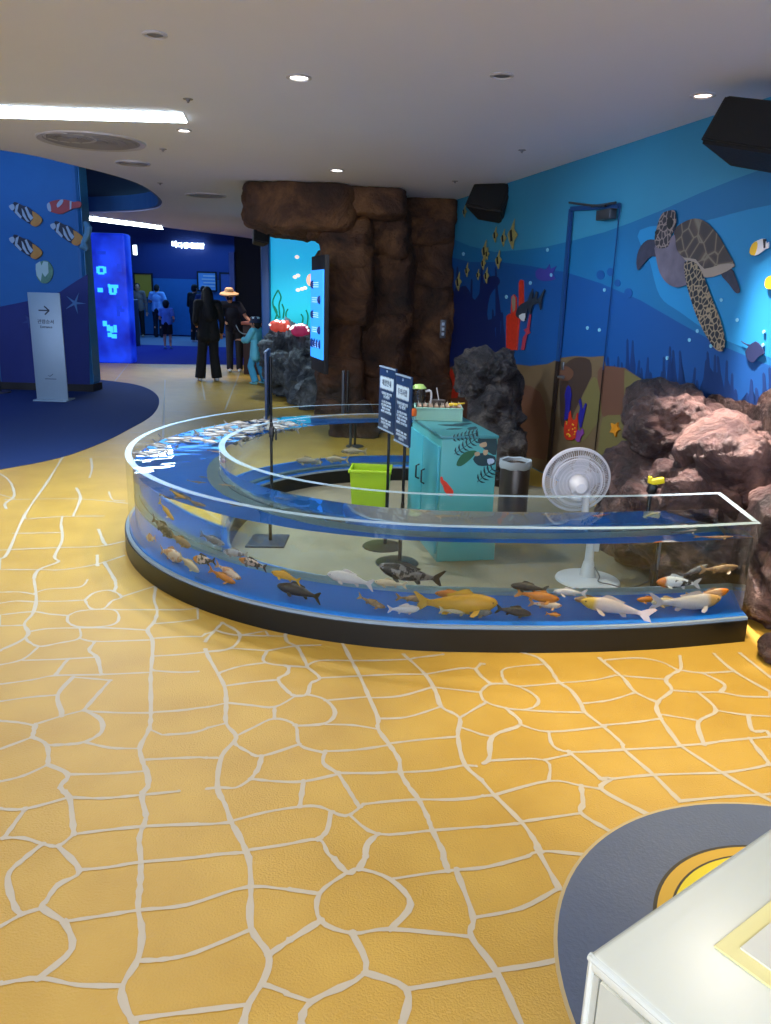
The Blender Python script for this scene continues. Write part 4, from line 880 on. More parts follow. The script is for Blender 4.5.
b = bmesh.new(); solid(b, mix(0, -.022), mix(0, -.001), ZB-.012, ZB+.002); solid(b, mix(1, .001), mix(1, .012), ZB-.012, ZB+.002); finish('gasket', b, M_gasket, tank)
b = bmesh.new(); solid(b, mix(0, .002), mix(1, -.002), ZB-.012, ZB+.004); lin = finish('tank_bottom', b, M_liner, tank)
b = bmesh.new(); solid(b, mix(1, -TW-.085), mix(1, -TW-.004), ZB+.004, ZB+.022); finish('inner_kerb', b, M_linerw, tank)
b = bmesh.new(); solid(b, mix(0), mix(0, TW), ZB+.004, ZT, 0, 1); finish('outer_wall', b, [M_acr, M_rim], tank)
b = bmesh.new(); solid(b, mix(1, -TW), mix(1), ZB+.004, ZT, 0, 1); finish('inner_wall', b, [M_acr, M_rim], tank)
def endwall(i, s):
    a, c = mix(0, TW)[i], mix(1, -TW)[i]; b = bmesh.new(); d = (c-a); t = Vector((-d.y, d.x)).normalized()*.03*s
    P = [a, c, c+t, a+t]; v0 = [b.verts.new((p.x, p.y, ZB+.004)) for p in P]; v1 = [b.verts.new((p.x, p.y, ZT)) for p in P]; b.faces.new(v0); f = b.faces.new(v1); f.material_index = 1
    for k in range(4): f = b.faces.new((v0[k], v0[(k+1) % 4], v1[(k+1) % 4], v1[k]))
    return finish('end_wall', b, [M_acr, M_rim], tank, smooth=False)
endwall(0, 1); endwall(-1, -1)
# water: one closed body, gently rippled top
M_water = bpy.data.materials.new('water'); M_water.use_nodes = True; nt = M_water.node_tree; bb = nt.nodes['Principled BSDF']
bb.inputs['Base Color'].default_value = (.93, .985, 1, 1); bb.inputs['Roughness'].default_value = 0; bb.inputs['IOR'].default_value = 1.33; bb.inputs['Transmission Weight'].default_value = 1
def build_water():
    b = bmesh.new(); NW = 12; A = mix(0, TW+.002); B = mix(1, -TW-.002); rows = []
    sub = 2
    def lerp(P, i):
        k = i//sub; f = (i % sub)/sub
        return P[k] if f == 0 else P[k]*(1-f)+P[k+1]*f
    n = (NP-1)*sub+1
    for i in range(1, n-1):
        a, c = lerp(A, i), lerp(B, i); r = []
        for j in range(NW+1):
            p = a+(c-a)*(j/NW); e = 1
            z = ZW + .0016*noise.fractal(Vector((p.x*4.5, p.y*4.5, 2.2)), .8, 2.2, 3)
            r.append((p.x, p.y, z))
        rows.append(r)
    z0 = ZB+.001
    top = [[b.verts.new(p) for p in r] for r in rows]
    for i in range(len(rows)-1):
        for j in range(NW): b.faces.new((top[i][j], top[i+1][j], top[i+1][j+1], top[i][j+1]))
    for j in (0, NW):
        s1 = [b.verts.new(r[j]) for r in rows]; s0 = [b.verts.new((r[j][0], r[j][1], z0)) for r in rows]
        for i in range(len(rows)-1): b.faces.new((s0[i], s0[i+1], s1[i+1], s1[i]) if j == 0 else (s0[i], s1[i], s1[i+1], s0[i+1]))
    bt0 = [b.verts.new((r[0][0], r[0][1], z0)) for r in rows]; bt1 = [b.verts.new((r[-1][0], r[-1][1], z0)) for r in rows]
    for i in range(len(rows)-1): b.faces.new((bt0[i], bt1[i], bt1[i+1], bt0[i+1]))
    for r, s in ((rows[0], 1), (rows[-1], -1)):
        u = [b.verts.new(p) for p in r]; l = [b.verts.new((r[-1][0], r[-1][1], z0)), b.verts.new((r[0][0], r[0][1], z0))]
        b.faces.new((u+l) if s > 0 else (u+l)[::-1])
    # orient: side/top islands share no vertices, so fix normals by direction from the channel's middle
    mid = mix(.5)
    me = bpy.data.meshes.new('tank_water'); b.normal_update()
    for f in b.faces:
        c = f.calc_center_median(); m_ = min(mid, key=lambda q: (q.x-c.x)**2+(q.y-c.y)**2); o_ = Vector((c.x-m_.x, c.y-m_.y, (c.z-.3)*1.0))
        nn = f.normal
        if abs(nn.z) > .7: ok = (nn.z > 0) == (c.z > .3)
        else: ok = nn.dot(o_) > 0
        if not ok: f.normal_flip()
    b.to_mesh(me); b.free(); me.materials.append(M_water); me.polygons.foreach_set('use_smooth', [True]*len(me.polygons))
    o = bpy.data.objects.new('tank_water', me); col.objects.link(o); tag(o, 'clear rippled water filling the curved ring tank', 'water', kind='stuff'); o.cycles.is_caustics_caster = CAUST; return o
CAUST = True
water = build_water()
inn_floor = [(p.x, p.y) for p in mix(1, .014)]+[(1.0, 6.9), (1.55, 6.6), (2.15, 4.4)]
flat_area('floor_inner', inn_floor, mat('inner_floor', '#8b8068', rough=.6, var=.25, vscale=5, bump=.2, bscale=60), .0025)
# ---- where a picture ray ends up inside the water
def refr(d, n, eta):
    c = -d.dot(n); k = 1-eta*eta*(1-c*c); return d*eta+n*(eta*c-math.sqrt(k)) if k > 0 else None
WO = mix(0, TW+.002)
def through_front(x, y, depth):
    d = ray(x, y); best = None
    for a, b in zip(WO, WO[1:]):
        e = b-a; n = Vector((-e.y, e.x, 0)).normalized()
        if n.dot(d) > 0: n = -n
        den = d.dot(n)
        if abs(den) < 1e-6: continue
        t = (Vector((a.x, a.y, 0))-CO).dot(n)/den; p = CO+d*t; s = (Vector((p.x, p.y))-a).dot(e)/e.length_squared
        if 0 <= s <= 1 and t > 0 and (best is None or t < best[0]): best = (t, p, n, e.normalized())
    t, p, n, e = best; r = refr(d, n, 1/1.33); return p + r*(depth/abs(r.dot(n))), e, t
def through_top(x, y, depth):
    d = ray(x, y); t = (ZW-CH)/d.z; p = CO+d*t; r = refr(d, Vector((0, 0, 1)), 1/1.33); return p + r*(depth/abs(r.z)), t
# ---- fish
def fish_mat(name, base, patch=None, head=None, scale=3.5, thr=.5, rough=.38, belly=None):
    m, nt, b = newmat(name); N = nt.nodes; L = nt.links; tc = N.new('ShaderNodeTexCoord'); out = None
    nz = N.new('ShaderNodeTexNoise'); nz.inputs['Scale'].default_value = 30; L.new(tc.outputs['Object'], nz.inputs['Vector'])
    mx = N.new('ShaderNodeMix'); mx.data_type = 'RGBA'; B = hx(base); mx.inputs[6].default_value = tuple(v*.82 for v in B[:3])+(1,); mx.inputs[7].default_value = B; L.new(nz.outputs['Fac'], mx.inputs[0]); out = mx.outputs[2]
    if patch:
        n2 = N.new('ShaderNodeTexNoise'); n2.inputs['Scale'].default_value = scale; n2.inputs['Detail'].default_value = 3; L.new(tc.outputs['Object'], n2.inputs['Vector'])
        r = N.new('ShaderNodeMapRange'); r.inputs[1].default_value = thr-.03; r.inputs[2].default_value = thr+.03; L.new(n2.outputs['Fac'], r.inputs[0])
        m2 = N.new('ShaderNodeMix'); m2.data_type = 'RGBA'; m2.inputs[7].default_value = hx(patch); L.new(r.outputs[0], m2.inputs[0]); L.new(out, m2.inputs[6]); out = m2.outputs[2]
    if head:
        sp = N.new('ShaderNodeSeparateXYZ'); L.new(tc.outputs['Object'], sp.inputs[0]); r = N.new('ShaderNodeMapRange'); r.inputs[1].default_value = .24; r.inputs[2].default_value = .32; L.new(sp.outputs['X'], r.inputs[0])
        m3 = N.new('ShaderNodeMix'); m3.data_type = 'RGBA'; m3.inputs[7].default_value = hx(head); L.new(r.outputs[0], m3.inputs[0]); L.new(out, m3.inputs[6]); out = m3.outputs[2]
    L.new(out, b.inputs['Base Color']); b.inputs['Roughness'].default_value = rough; return m
FM = dict(white=fish_mat('fish_white', '#e8dcd4'), pinkwhite=fish_mat('fish_pinkwhite', '#e9cfc8', head='#e2b23a'), white2=fish_mat('fish_white_creamhead', '#e8d6cc', head='#e0a860'), cream=fish_mat('fish_cream', '#dcc29a'), tan=fish_mat('fish_tan', '#b08a58', '#8a6a48', scale=8), yellow=fish_mat('fish_yellow', '#e2a31a'), orange=fish_mat('fish_orange', '#dc7f1e'), peach=fish_mat('fish_peach', '#dc9a6a', '#e8c8a8', scale=5),
    black=fish_mat('fish_black', '#14161c'), mott=fish_mat('fish_mottled', '#86807a', '#141317', scale=9, thr=.47), calico=fish_mat('fish_calico', '#d8b9a2', '#1a1412', scale=6, thr=.52, head='#d07a2a'), dark=fish_mat('fish_dark', '#3c3630', '#1a1816', scale=9), grey=fish_mat('fish_grey', '#8c8a88', '#6a6866', scale=6), silver=fish_mat('fish_silver', '#b9b4b0', '#7d726a', scale=5, thr=.55), tricol=fish_mat('fish_tricolour', '#dfe2e6', '#1c1a1c', scale=5, thr=.55, head='#c8702a'), orhead=fish_mat('fish_orange_head', '#d9a374', head='#e67a12'))
M_fin = {}
def finmat(k):
    if k not in M_fin:
        c = {'white': '#e8dad4', 'pinkwhite': '#e8d2cc', 'white2': '#e4d2c8', 'cream': '#d8c098', 'tan': '#a88458', 'yellow': '#e0a828', 'orange': '#d88a30', 'peach': '#d8a078', 'black': '#101218', 'mott': '#2a2826', 'calico': '#3a302c', 'dark': '#2a2622', 'grey': '#86868a', 'silver': '#9a9490', 'tricol': '#c8ccd0', 'orhead': '#d8a878'}[k]
        M_fin[k] = mat_frost('fin_'+k, c, .88, .4)
    return M_fin[k]
FX = [(.5, .0, .0), (.485, .028, .022), (.45, .06, .045), (.38, .095, .068), (.3, .118, .08), (.18, .135, .086), (.05, .13, .08), (-.08, .11, .066), (-.2, .08, .045), (-.3, .052, .027), (-.36, .042, .018), (-.39, .046, .012), (-.4, .0, .0)]
def bendy(x, k): return k*max(0, .25-x)**2
def fish_parts(fat, bend):
    body = bmesh.new(); rings = []
    for x, h, w in FX:
        if h == 0: rings.append([body.verts.new((x, bendy(x, bend), 0))]); continue
        rings.append([body.verts.new((x, bendy(x, bend)+w*fat*math.cos(a), h*fat*math.sin(a)*(1 if math.sin(a) > 0 else .95)+(.01 if x > .4 else 0))) for a in [2*PI*i/14 for i in range(14)]])
    for A, B in zip(rings, rings[1:]):
        for i in range(14):
            j = (i+1) % 14
            if len(A) == 1: body.faces.new((A[0], B[i], B[j]))
            elif len(B) == 1: body.faces.new((A[i], A[j], B[0]))
            else: body.faces.new((A[i], A[j], B[j], B[i]))
    def fin(P, ny=(0, 1, 0), th=.006):
        b = bmesh.new(); prism(b, [Vector((x, bendy(x, bend)+y-th/2, z)) for x, y, z in P], ny, th); return b
    tail = fin([(-.385, 0, .035), (-.45, 0, .09), (-.53, 0, .14), (-.56, 0, .13), (-.52, 0, .06), (-.485, 0, .0), (-.52, 0, -.06), (-.56, 0, -.13), (-.53, 0, -.14), (-.45, 0, -.09), (-.385, 0, -.035)])
    dors = fin([(.2, 0, .125*fat), (.13, 0, .19*fat), (.05, 0, .185*fat), (-.08, 0, .14*fat), (-.16, 0, .125*fat), (-.13, 0, .09*fat), (0, 0, .12*fat)])
    anal = fin([(-.1, 0, -.09*fat), (-.17, 0, -.15*fat), (-.22, 0, -.13*fat), (-.2, 0, -.07*fat)])
    pecs = []
    for s in (1, -1):
        b = bmesh.new(); prism(b, [Vector((.27, s*.065*fat, -.05)), Vector((.22, s*.16, -.11)), Vector((.16, s*.19, -.13)), Vector((.12, s*.16, -.12)), Vector((.19, s*.065*fat, -.07))], (0, .3*s, 1), .006); pecs.append(b)
    eyes = []
    for s in (1, -1):
        b = bmesh.new(); ball(b, (.43, s*.046, .022), .013, 8); eyes.append(b)
    return body, tail, dors, anal, pecs, eyes
M_eye = mat('fish_eye', '#08080a', rough=.15)
fmesh = {}
def make_fish(label, kind, fat, bend, loc, fwd, L, group=None, pitch=0, roll=0, cat='fish', name='koi'):
    body, tail, dors, anal, pecs, eyes = fish_parts(fat, bend)
    o = finish(name, body, FM[kind], angle=180); tag(o, label, cat, group)
    o.cycles.is_caustics_receiver = CAUST
    for nm, bb_, m in [('tail_fin', tail, finmat(kind)), ('dorsal_fin', dors, finmat(kind)), ('anal_fin', anal, finmat(kind))]+[('pectoral_fin', p, finmat(kind)) for p in pecs]+[('eye', e, M_eye) for e in eyes]:
        finish(nm, bb_, m, o, smooth=nm == 'eye').cycles.is_caustics_receiver = CAUST
    x = Vector((fwd[0], fwd[1], 0)).normalized(); x.z = math.tan(pitch); x.normalize(); y = Vector((0, 0, 1)).cross(x).normalized(); z = x.cross(y)
    rm = Matrix((x, y, z)).transposed() @ Matrix.Rotation(roll, 3, 'X'); o.matrix_world = Matrix.LocRotScale(Vector(loc), rm.to_euler(), Vector((L, L, L))); return o
def keep(p, L):
    """hold a point inside the channel"""
    i = min(range(NP), key=lambda k: (mix_mid[k].x-p.x)**2+(mix_mid[k].y-p.y)**2); a, b = OUT[i], INN[i]; d = (b-a).normalized(); s = (Vector((p.x, p.y))-a).dot(d); W_ = (b-a).length; m_ = TW+.05
    q = Vector((p.x, p.y))+d*(min(max(s, m_), W_-m_)-s); return Vector((q.x, q.y, min(max(p.z, ZB+.014+.13*L), ZW-.02-.12*L)))
mix_mid = mix(.5)
# label, kind, px, py, length px, heading (+1 right, -1 left), depth behind the glass, fat, bend, pitch
FISH = [
 ('pale pinkish white koi facing left in front of the round sign base', 'white', 350, 578, 44, -1, .10, 1.0, .5, 4),
 ('grey and black mottled koi with a dark forked tail, left of the turquoise cabinet foot', 'mott', 409, 575, 60, -1, .08, 1.0, -.6, 14),
 ('small cream fish just below the grey and black mottled koi', 'cream', 390, 583, 30, -1, .22, .9, .3, 0),
 ('yellow tan fish facing left, left of the pinkish white koi', 'yellow', 286, 576, 30, -1, .12, .95, .4, 6),
 ('black, white and orange calico fish near the left stand foot', 'calico', 253, 563, 30, -1, .2, 1, .4, 4),
 ('black koi resting on the blue bottom left of centre', 'black', 299, 598, 44, -1, .12, 1, .5, 3),
 ('thin tan fish with its tail up, right of the black koi', 'tan', 372, 603, 27, 1, .1, .85, .5, -16),
 ('white fish with its head at the bottom glass under the mottled koi', 'white', 404, 615, 29, 1, .05, 1.1, .2, 6),
 ('big golden yellow koi at the front glass, centre of the tank', 'yellow', 459, 605, 74, 1, .07, 1.1, .35, 3),
 ('silvery white fish lying under the big yellow koi', 'grey', 473, 617, 36, 1, .05, .95, .3, -6),
 ('slender tan fish left of the big yellow koi', 'tan', 413, 599, 30, 1, .2, .8, .2, 0),
 ('small pale fish lowest at the bottom edge, left of the silvery one', 'cream', 455, 622, 28, 1, .06, .8, .2, 0),
 ('dim orange fish behind the big yellow koi', 'orange', 452, 594, 32, -1, .3, .9, .2, 0),
 ('dark mottled fish directly right of the big yellow koi nose', 'dark', 514, 611, 34, 1, .06, 1.0, -.3, -12),
 ('small black fish facing left above the orange ones', 'black', 528, 587, 34, -1, .14, .95, .3, 4),
 ('orange fish slanting down right beneath the small black fish', 'orange', 539, 597, 40, 1, .1, .95, .3, -8),
 ('orange fish near the blue bottom, below the slanting orange one', 'peach', 546, 610, 30, 1, .18, .9, .3, -3),
 ('tiny orange fish at the lower edge of the front glass', 'orange', 553, 623, 14, 1, .05, 1, .2, -5),
 ('long pinkish white koi with a yellow head facing left in front of the fan', 'pinkwhite', 612, 609, 64, -1, .07, .85, .5, 9),
 ('pale pink slim fish by the fan foot', 'white', 569, 592, 31, -1, .2, .8, .2, 2),
 ('greyish tan fish between the fan foot and the long white koi', 'tan', 590, 600, 32, -1, .22, .9, .3, 3),
 ('white koi with black back and orange head, right of the fan foot', 'tricol', 676, 582, 40, -1, .22, 1.15, .4, 0),
 ('pale yellow fish under the white, black and orange koi', 'cream', 668, 602, 34, -1, .16, 1.05, .4, 0),
 ('large cream white koi facing right, farthest right at the bottom', 'white2', 690, 609, 62, 1, .06, .95, .5, 4),
 ('orange headed fish above the large cream white koi', 'orhead', 710, 595, 40, 1, .13, .9, .3, 10),
 ('tan yellow fish swimming highest near the right end of the tank', 'tan', 721, 569, 36, 1, .2, .85, .3, 4),
 ('dim grey fish tilted up in the dark right end', 'grey', 695, 571, 28, 1, .35, .85, .3, 24),
 ('orange fish touching the bottom left of the large cream white koi', 'orange', 648, 612, 26, -1, .25, .9, .3, 0),
 ('thin yellow brown fish swimming alone high in the left bend', 'yellow', 166, 511, 20, 1, .12, .8, .2, -28),
 ('dark mottled fish with raised fins in the left bend', 'mott', 162, 528, 28, 1, .18, 1.15, .3, -14),
 ('tan orange fish at the far left of the left bend', 'peach', 151, 538, 17, -1, .1, 1.05, .3, -15),
 ('plump cream fish nearest the glass in the left bend', 'peach', 171, 555, 26, 1, .07, 1.35, .1, 0),
 ('brown mottled fish above the plump cream fish', 'tan', 180, 541, 22, 1, .2, 1.15, .3, -10),
 ('cream fish low at the glass right of the plump one', 'cream', 189, 568, 22, 1, .07, 1.15, .2, -18),
 ('orange and cream fish in the middle of the left bend', 'calico', 204, 560, 23, -1, .12, 1.2, .2, -8),
 ('ghostly white fish behind the others in the left bend', 'grey', 212, 540, 24, 1, .35, 1.0, .3, -10),
 ('pale fish with a dark calico tail, left of the calico fish', 'silver', 236, 553, 24, -1, .15, 1.0, .3, -4),
 ('pinkish fish slanting down between the cream and orange ones', 'peach', 228, 572, 25, 1, .1, 1.0, .2, -16),
 ('bright orange fish on the blue bottom at the end of the left bend', 'orange', 222, 584, 26, 1, .06, .85, .2, -12)]
for lab, kind, x, y, lp, hd, dep, fat, bend, pit in FISH:
    p, e, t = through_front(x, y, dep)
    e = Vector((e.x, e.y, 0))
    if e.dot(CR) < 0: e = -e
    f = e*.85 + CR*.35; f.z = 0; f.normalize(); cs = max(.55, f.dot(CR)); L = lp*(1.2 if x < 245 else 1.05)*(t*ray(x, y).dot(CF))/F/cs*1.02; p = keep(p, L)
    make_fish(lab, kind, fat, bend, p, f*hd, L, pitch=R_(pit)*1.0)
TOPF = [('tan fish just under the surface below the silver shoal', 'tan', 196, 482, 20, 1), ('small pale fish by the inner wall, left bend', 'cream', 227, 485, 17, -1), ('little tan fish turning between the silver shoal and the inner wall', 'tan', 204, 477, 10, -1), ('pale fish swimming along the inner ring wall above the orange fish', 'grey', 288, 497, 18, 1), ('orange tipped silver fish at the right end of the shoal', 'peach', 222, 452, 20, 1)]
for lab, kind, x, y, lp, hd in TOPF:
    p, t = through_top(x, y, .08); L = lp*t/F*1.1; make_fish(lab, kind, .9, .4, keep(p, L), (hd, -.15*hd), L)
BACK = [('beige fish left of the three in the back of the ring', 303, 459, 28, -1), ('beige fish in the middle of the back of the ring', 334, 458, 24, -1), ('beige fish with a raised tail at the right of the back of the ring', 352, 450, 24, -1), ('small beige fish lowest in the back of the ring', 310, 465, 18, 1)]
for lab, x, y, lp, hd in BACK:
    p = at_y(x, y, 7.0); a = math.atan2(p.y-C0.y, p.x-C0.x); r = 1.62; q = Vector((C0.x+r*math.cos(a), C0.y+r*math.sin(a), .36)); d = ray(x, y); q = CO+d*((q.y-CO.y)/d.y); L = lp*q.y/F*1.1
    make_fish(lab, 'cream', .9, .3, keep(q, L), (hd, 0), L)
# the silver shoal at the surface: one fish, copied
rnd = random.Random(11); proto = None; placed = []
glab = 'slender silvery fish in the tight shoal at the surface in the left bend'
for k in range(400):
    if len(placed) >= 46: break
    a = R_(rnd.uniform(132, 188)); r = rnd.uniform(RI+.12, RO-.08) if len(placed) < 60 else 1.8
    x, y = C0.x+r*math.cos(a), C0.y+r*math.sin(a)
    if a > R_(172) and r < 1.82: continue
    if any((x-u)**2*.5+(y-v)**2*3 < .0085 for u, v in placed): continue
    placed.append((x, y)); L = rnd.uniform(.17, .25); z = ZW-.006-rnd.uniform(0, .014)
    if proto is None: proto = o = make_fish(glab, 'silver', .72, .3, (x, y, z), (1, 0), L, 'silver shoal at the surface', name='shoal_fish')
    else:
        o = copy_tree(proto)
    rz = rnd.uniform(-.35, .3)+(PI if rnd.random() < .5 else 0)
    o.rotation_euler = (rnd.uniform(-.3, .3), rnd.uniform(-.06, .06), rz); o.location = (x, y, z); o.scale = (L, L, L)
# ================================================================ THINGS INSIDE THE RING
M_white = mat('white_plastic', '#d9d8dc', rough=.35, var=.04); M_wgr = mat('white_wire', '#cfcfd6', rough=.4, var=.03)
def fan():
    B = Vector((1.2, 4.5, 0)); t = empty('standing_fan', B, R_(-8), 'white standing fan with a round base, seen from behind, inside the ring', 'fan')
    b = bmesh.new(); lathe(b, [(0, .035), (.05, .034), (.13, .02), (.18, .012), (.185, .0), (0, 0)], seg=56); finish('base', b, M_white, t)
    b = bmesh.new(); cyl(b, (0, 0, .02), (0, 0, .12), .05, .03); cyl(b, (0, 0, .1), (0, 0, .5), .026, .02); cyl(b, (0, 0, .4), (0, 0, .62), .016); finish('pole', b, M_white, t)
    b = bmesh.new(); box(b, (.03, -.01, .24), (.035, .03, .1), None, bev=.006); finish('height_clamp', b, M_wgr, t)
    hz = at_y(578, 476, 4.5).z-.035
    hp = Vector((at_y(578, 476, 4.5).x-B.x, 0, hz)); hp = rotm(0, 0, R_(8)) @ hp; ax = Vector((-.12, 1, .12)).normalized(); fr = frame_from(ax)
    b = bmesh.new(); capsule(b, (0, 0, .6), hp+Vector((0, -.02, -.07)), .02, .022); box(b, hp+Vector((0, -.03, -.07)), (.06, .08, .07), None, bev=.015); finish('neck', b, M_white, t)
    Rg = .197
    b = bmesh.new(); lathe(b, [(0, -.12), (.03, -.118), (.048, -.1), (.056, -.06), (.056, -.02), (.045, 0), (0, 0)], hp, 32, fr); box(b, hp+fr @ Vector((0, .02, -.07)), (.1, .05, .06), fr, bev=.02); finish('motor_housing', b, M_white, t)
    b = bmesh.new()
    for (r, z, w) in ((Rg, .03, .006), (Rg*.98, .015, .003), (.16, -.005, .0022), (.135, -.014, .0022), (.145, -.011, .005), (.11, -.02, .0022), (.09, -.024, .0022), (.07, -.024, .003)): tube(b, [hp+fr @ Vector((r*math.cos(a), r*math.sin(a), z)) for a in [2*PI*i/56 for i in range(56)]], w, 6, True)
    for i in range(96):
        a = 2*PI*i/96; tube(b, [hp+fr @ Vector((r*math.cos(a+dz), r*math.sin(a+dz), z)) for r, z, dz in ((.05, -.022, 0), (.09, -.024, .05), (.14, -.012, .12), (.17, .0, .16), (Rg, .03, .18))], .0017, 4)
    finish('rear_grille', b, M_wgr, t)
    b = bmesh.new()
    for (r, z, w) in ((Rg, .04, .006), (.13, .075, .002), (.08, .085, .002), (.04, .088, .003)): tube(b, [hp+fr @ Vector((r*math.cos(a), r*math.sin(a), z)) for a in [2*PI*i/56 for i in range(56)]], w, 6, True)
    for i in range(72):
        a = 2*PI*i/72; tube(b, [hp+fr @ Vector((r*math.cos(a-dz), r*math.sin(a-dz), z)) for r, z, dz in ((.03, .088, 0), (.08, .085, .06), (.14, .07, .12), (Rg, .04, .18))], .0015, 4)
    lathe(b, [(0, .092), (.035, .09), (.036, .084), (0, .084)], hp, 24, fr); finish('front_grille', b, M_wgr, t)
    M_bl = mat_frost('fan_blade', '#cfd4dc', .75, .3)
    for k in range(5):
        a0 = 2*PI*k/5; b = bmesh.new(); v = []
        for i in range(6):
            r = .03+.13*i/5; w = .25+.35*math.sin(PI*min(i/5+.15, 1)); v.append([b.verts.new(hp+fr @ Vector((r*math.cos(a0+s*w), r*math.sin(a0+s*w), .03+s*.018))) for s in (-1, -.3, .3, 1)])
        for i in range(5):
            for j in range(3): b.faces.new((v[i][j], v[i+1][j], v[i+1][j+1], v[i][j+1]))
        bmesh.ops.solidify(b, geom=list(b.faces), thickness=.002); finish('blade', b, M_bl, t)
    b = bmesh.new(); tube(b, smooth_loop([(.03, -.03, .1), (.06, -.05, .05), (.05, -.1, .035), (.12, -.12, .03), (.2, -.1, .008), (.3, 0, .007), (.45, .2, .007)], 6, False), .004); finish('power_cord', b, mat('cord_grey', '#6a6a70'), t)
fan()
# turquoise cabinet
M_turq = mat('cabinet_turquoise', '#4fa3a4', rough=.45, var=.08, vscale=2); M_turqL = mat('cabinet_door', '#3f9fae', rough=.45, var=.05); M_leafd = mat('leaf_navy', '#12343c', rough=.5); M_leafg = mat('leaf_green', '#1f5a3a', rough=.5); M_koi = mat('koi_red', '#d0361c', rough=.5, var=.3, vscale=30); M_petal = mat('petal_beige', '#a89272', rough=.5)
ca = R_(12); cw, cd, chh = .365, .78, .775; A0 = Vector((.335, 4.74, 0))
ux = Vector((math.cos(ca), math.sin(ca), 0)); uy = Vector((-math.sin(ca), math.cos(ca), 0)); cc = A0+ux*cw/2+uy*cd/2
cab = empty('turquoise_cabinet', cc, ca, 'turquoise painted cabinet with leaf and red fish pattern inside the ring', 'cabinet')
b = bmesh.new(); box(b, (0, 0, (chh-.02)/2), (cw, cd, chh-.02), None, bev=.006); finish('body', b, M_turq, cab)
b = bmesh.new(); box(b, (0, 0, chh-.01), (cw+.01, cd+.01, .02), None, bev=.004); finish('top', b, mat('cabinet_top', '#3d8088', rough=.35), cab)
for s in (-1, 1):
    b = bmesh.new(); box(b, (0, 0, 0), (.016, cd/2-.02, chh-.12), None, bev=.003); d_ = finish('door', b, M_turqL, cab, loc=(-cw/2-.009, s*cd/4, (chh-.02)/2))
    b = bmesh.new(); tube(b, [(-.008, -s*.12, .12), (-.03, -s*.12, .11), (-.03, -s*.12, .03), (-.008, -s*.12, .02)], .006); finish('handle', b, M_bk, d_)
CZ = lambda t: [((float(a.split(',')[0])-395)/262*cw-cw/2, (415-float(a.split(',')[1]))/560*.78+chh-.004) for a in t.split()]
def onfront(nm, txt, m, lift=0, sm=2):
    P = CZ(txt); 
    if sm: P = smooth_loop(P, sm)
    b = bmesh.new(); prism(b, [Vector((x, -cd/2-.001-lift, z)) for x, z in P], (0, -1, 0), .0015); finish(nm, b, m, cab, smooth=False)
onfront('painted_leaf', '468,545 478,515 500,490 530,480 560,482 545,505 520,530 490,550', M_leafg)
onfront('painted_leaf', '545,520 560,500 590,490 620,500 650,510 650,545 610,550 570,548', M_leafd, .0005)
onfront('painted_leaf', '560,430 600,420 650,425 652,500 620,490 590,470 575,450', M_leafd)
onfront('painted_petal', '550,490 570,485 575,500 555,505', M_petal, .002); onfront('painted_petal', '590,480 612,478 610,498 594,500', M_petal, .002); onfront('painted_petal', '570,450 600,440 605,460 580,465', M_petal, .002)
onfront('painted_petal', '612,520 640,518 645,535 620,545', M_fw, .002)
b = bmesh.new()
def frond(c0, c1, n, l):
    (x0, y0), (x1, y1) = c0, c1; P = lambda x, y: Vector(((x-395)/262*cw-cw/2, -cd/2-.002, (415-y)/560*.78+chh-.004))
    b = bmesh.new(); tube(b, [P(x0, y0), P(x1, y1)], .002, 6)
    for i in range(n):
        t = (i+.5)/n; x, y = x0+(x1-x0)*t, y0+(y1-y0)*t; d = Vector((x1-x0, y1-y0)).normalized(); nn = Vector((-d.y, d.x))
        for s in (1, -1):
            q = Vector((x, y))+(nn*s*.9+d*(-.5))*l*(1-.5*abs(t-.4)); m_ = (Vector((x, y))+q)/2; tube(b, [P(x, y), P(m_.x+d.x*3, m_.y+d.y*3), P(q.x, q.y)], [.0025, .006, .001], 6)
    finish('painted_frond', b, M_leafd, cab)
frond((570, 415), (455, 495), 7, 34); frond((645, 560), (572, 625), 5, 42); frond((560, 400), (440, 425), 7, 26)
b.free()
onfront('painted_fish', '395,600 405,598 410,612 425,622 445,645 460,665 458,688 440,685 420,668 410,640 398,622', M_koi, .001)
b = bmesh.new()
for (x, y, r, an) in ((.08, .05, .09, .4), (.0, .0, .1, -.3), (.1, -.12, .08, 1.0), (-.03, -.14, .06, .2)): prism(b, [Vector((x+math.cos(an)*r*u-math.sin(an)*r*.35*v, y+math.sin(an)*r*u+math.cos(an)*r*.35*v, chh+.0005)) for u, v in ((-1, 0), (-.4, 1), (.4, .9), (1, 0), (.4, -.9), (-.4, -1))], (0, 0, 1), .0015)
finish('painted_leaf', b, M_leafd, cab, smooth=False)
# basket of feed cups
M_bask = mat('basket_green', '#8fbfae', rough=.45); M_cup = mat('cup_peach', '#c9a48c', rough=.4); M_cupw = mat('cup_white', '#d8cfc8', rough=.4); M_stickw = mat('stick', '#d8d0c0')
bw, bd, bh = .325, .22, .085; ba = R_(-1)
bc = at_z(438.5, 421, chh)+Vector((0, .11, 0)); bk = empty('feed_basket', (bc.x, bc.y, chh+.001), ba, 'pale green plastic basket on the turquoise cabinet', 'basket')
b = bmesh.new(); box(b, (0, 0, .003), (bw, bd, .006))
for s in (-1, 1):
    for z in (.02, .035, .05): box(b, (0, s*bd/2, z), (bw, .003, .006)); box(b, (s*bw/2, 0, z), (.003, bd, .006))
    for i in range(22): box(b, (-bw/2+bw*i/21, s*bd/2, bh/2), (.006, .003, bh))
    for i in range(14): box(b, (s*bw/2, -bd/2+bd*i/13, bh/2), (.003, .006, bh))
    box(b, (0, s*bd/2, bh*.5), (bw, .0015, bh*.9)); box(b, (s*bw/2, 0, bh*.5), (.0015, bd, bh*.9))
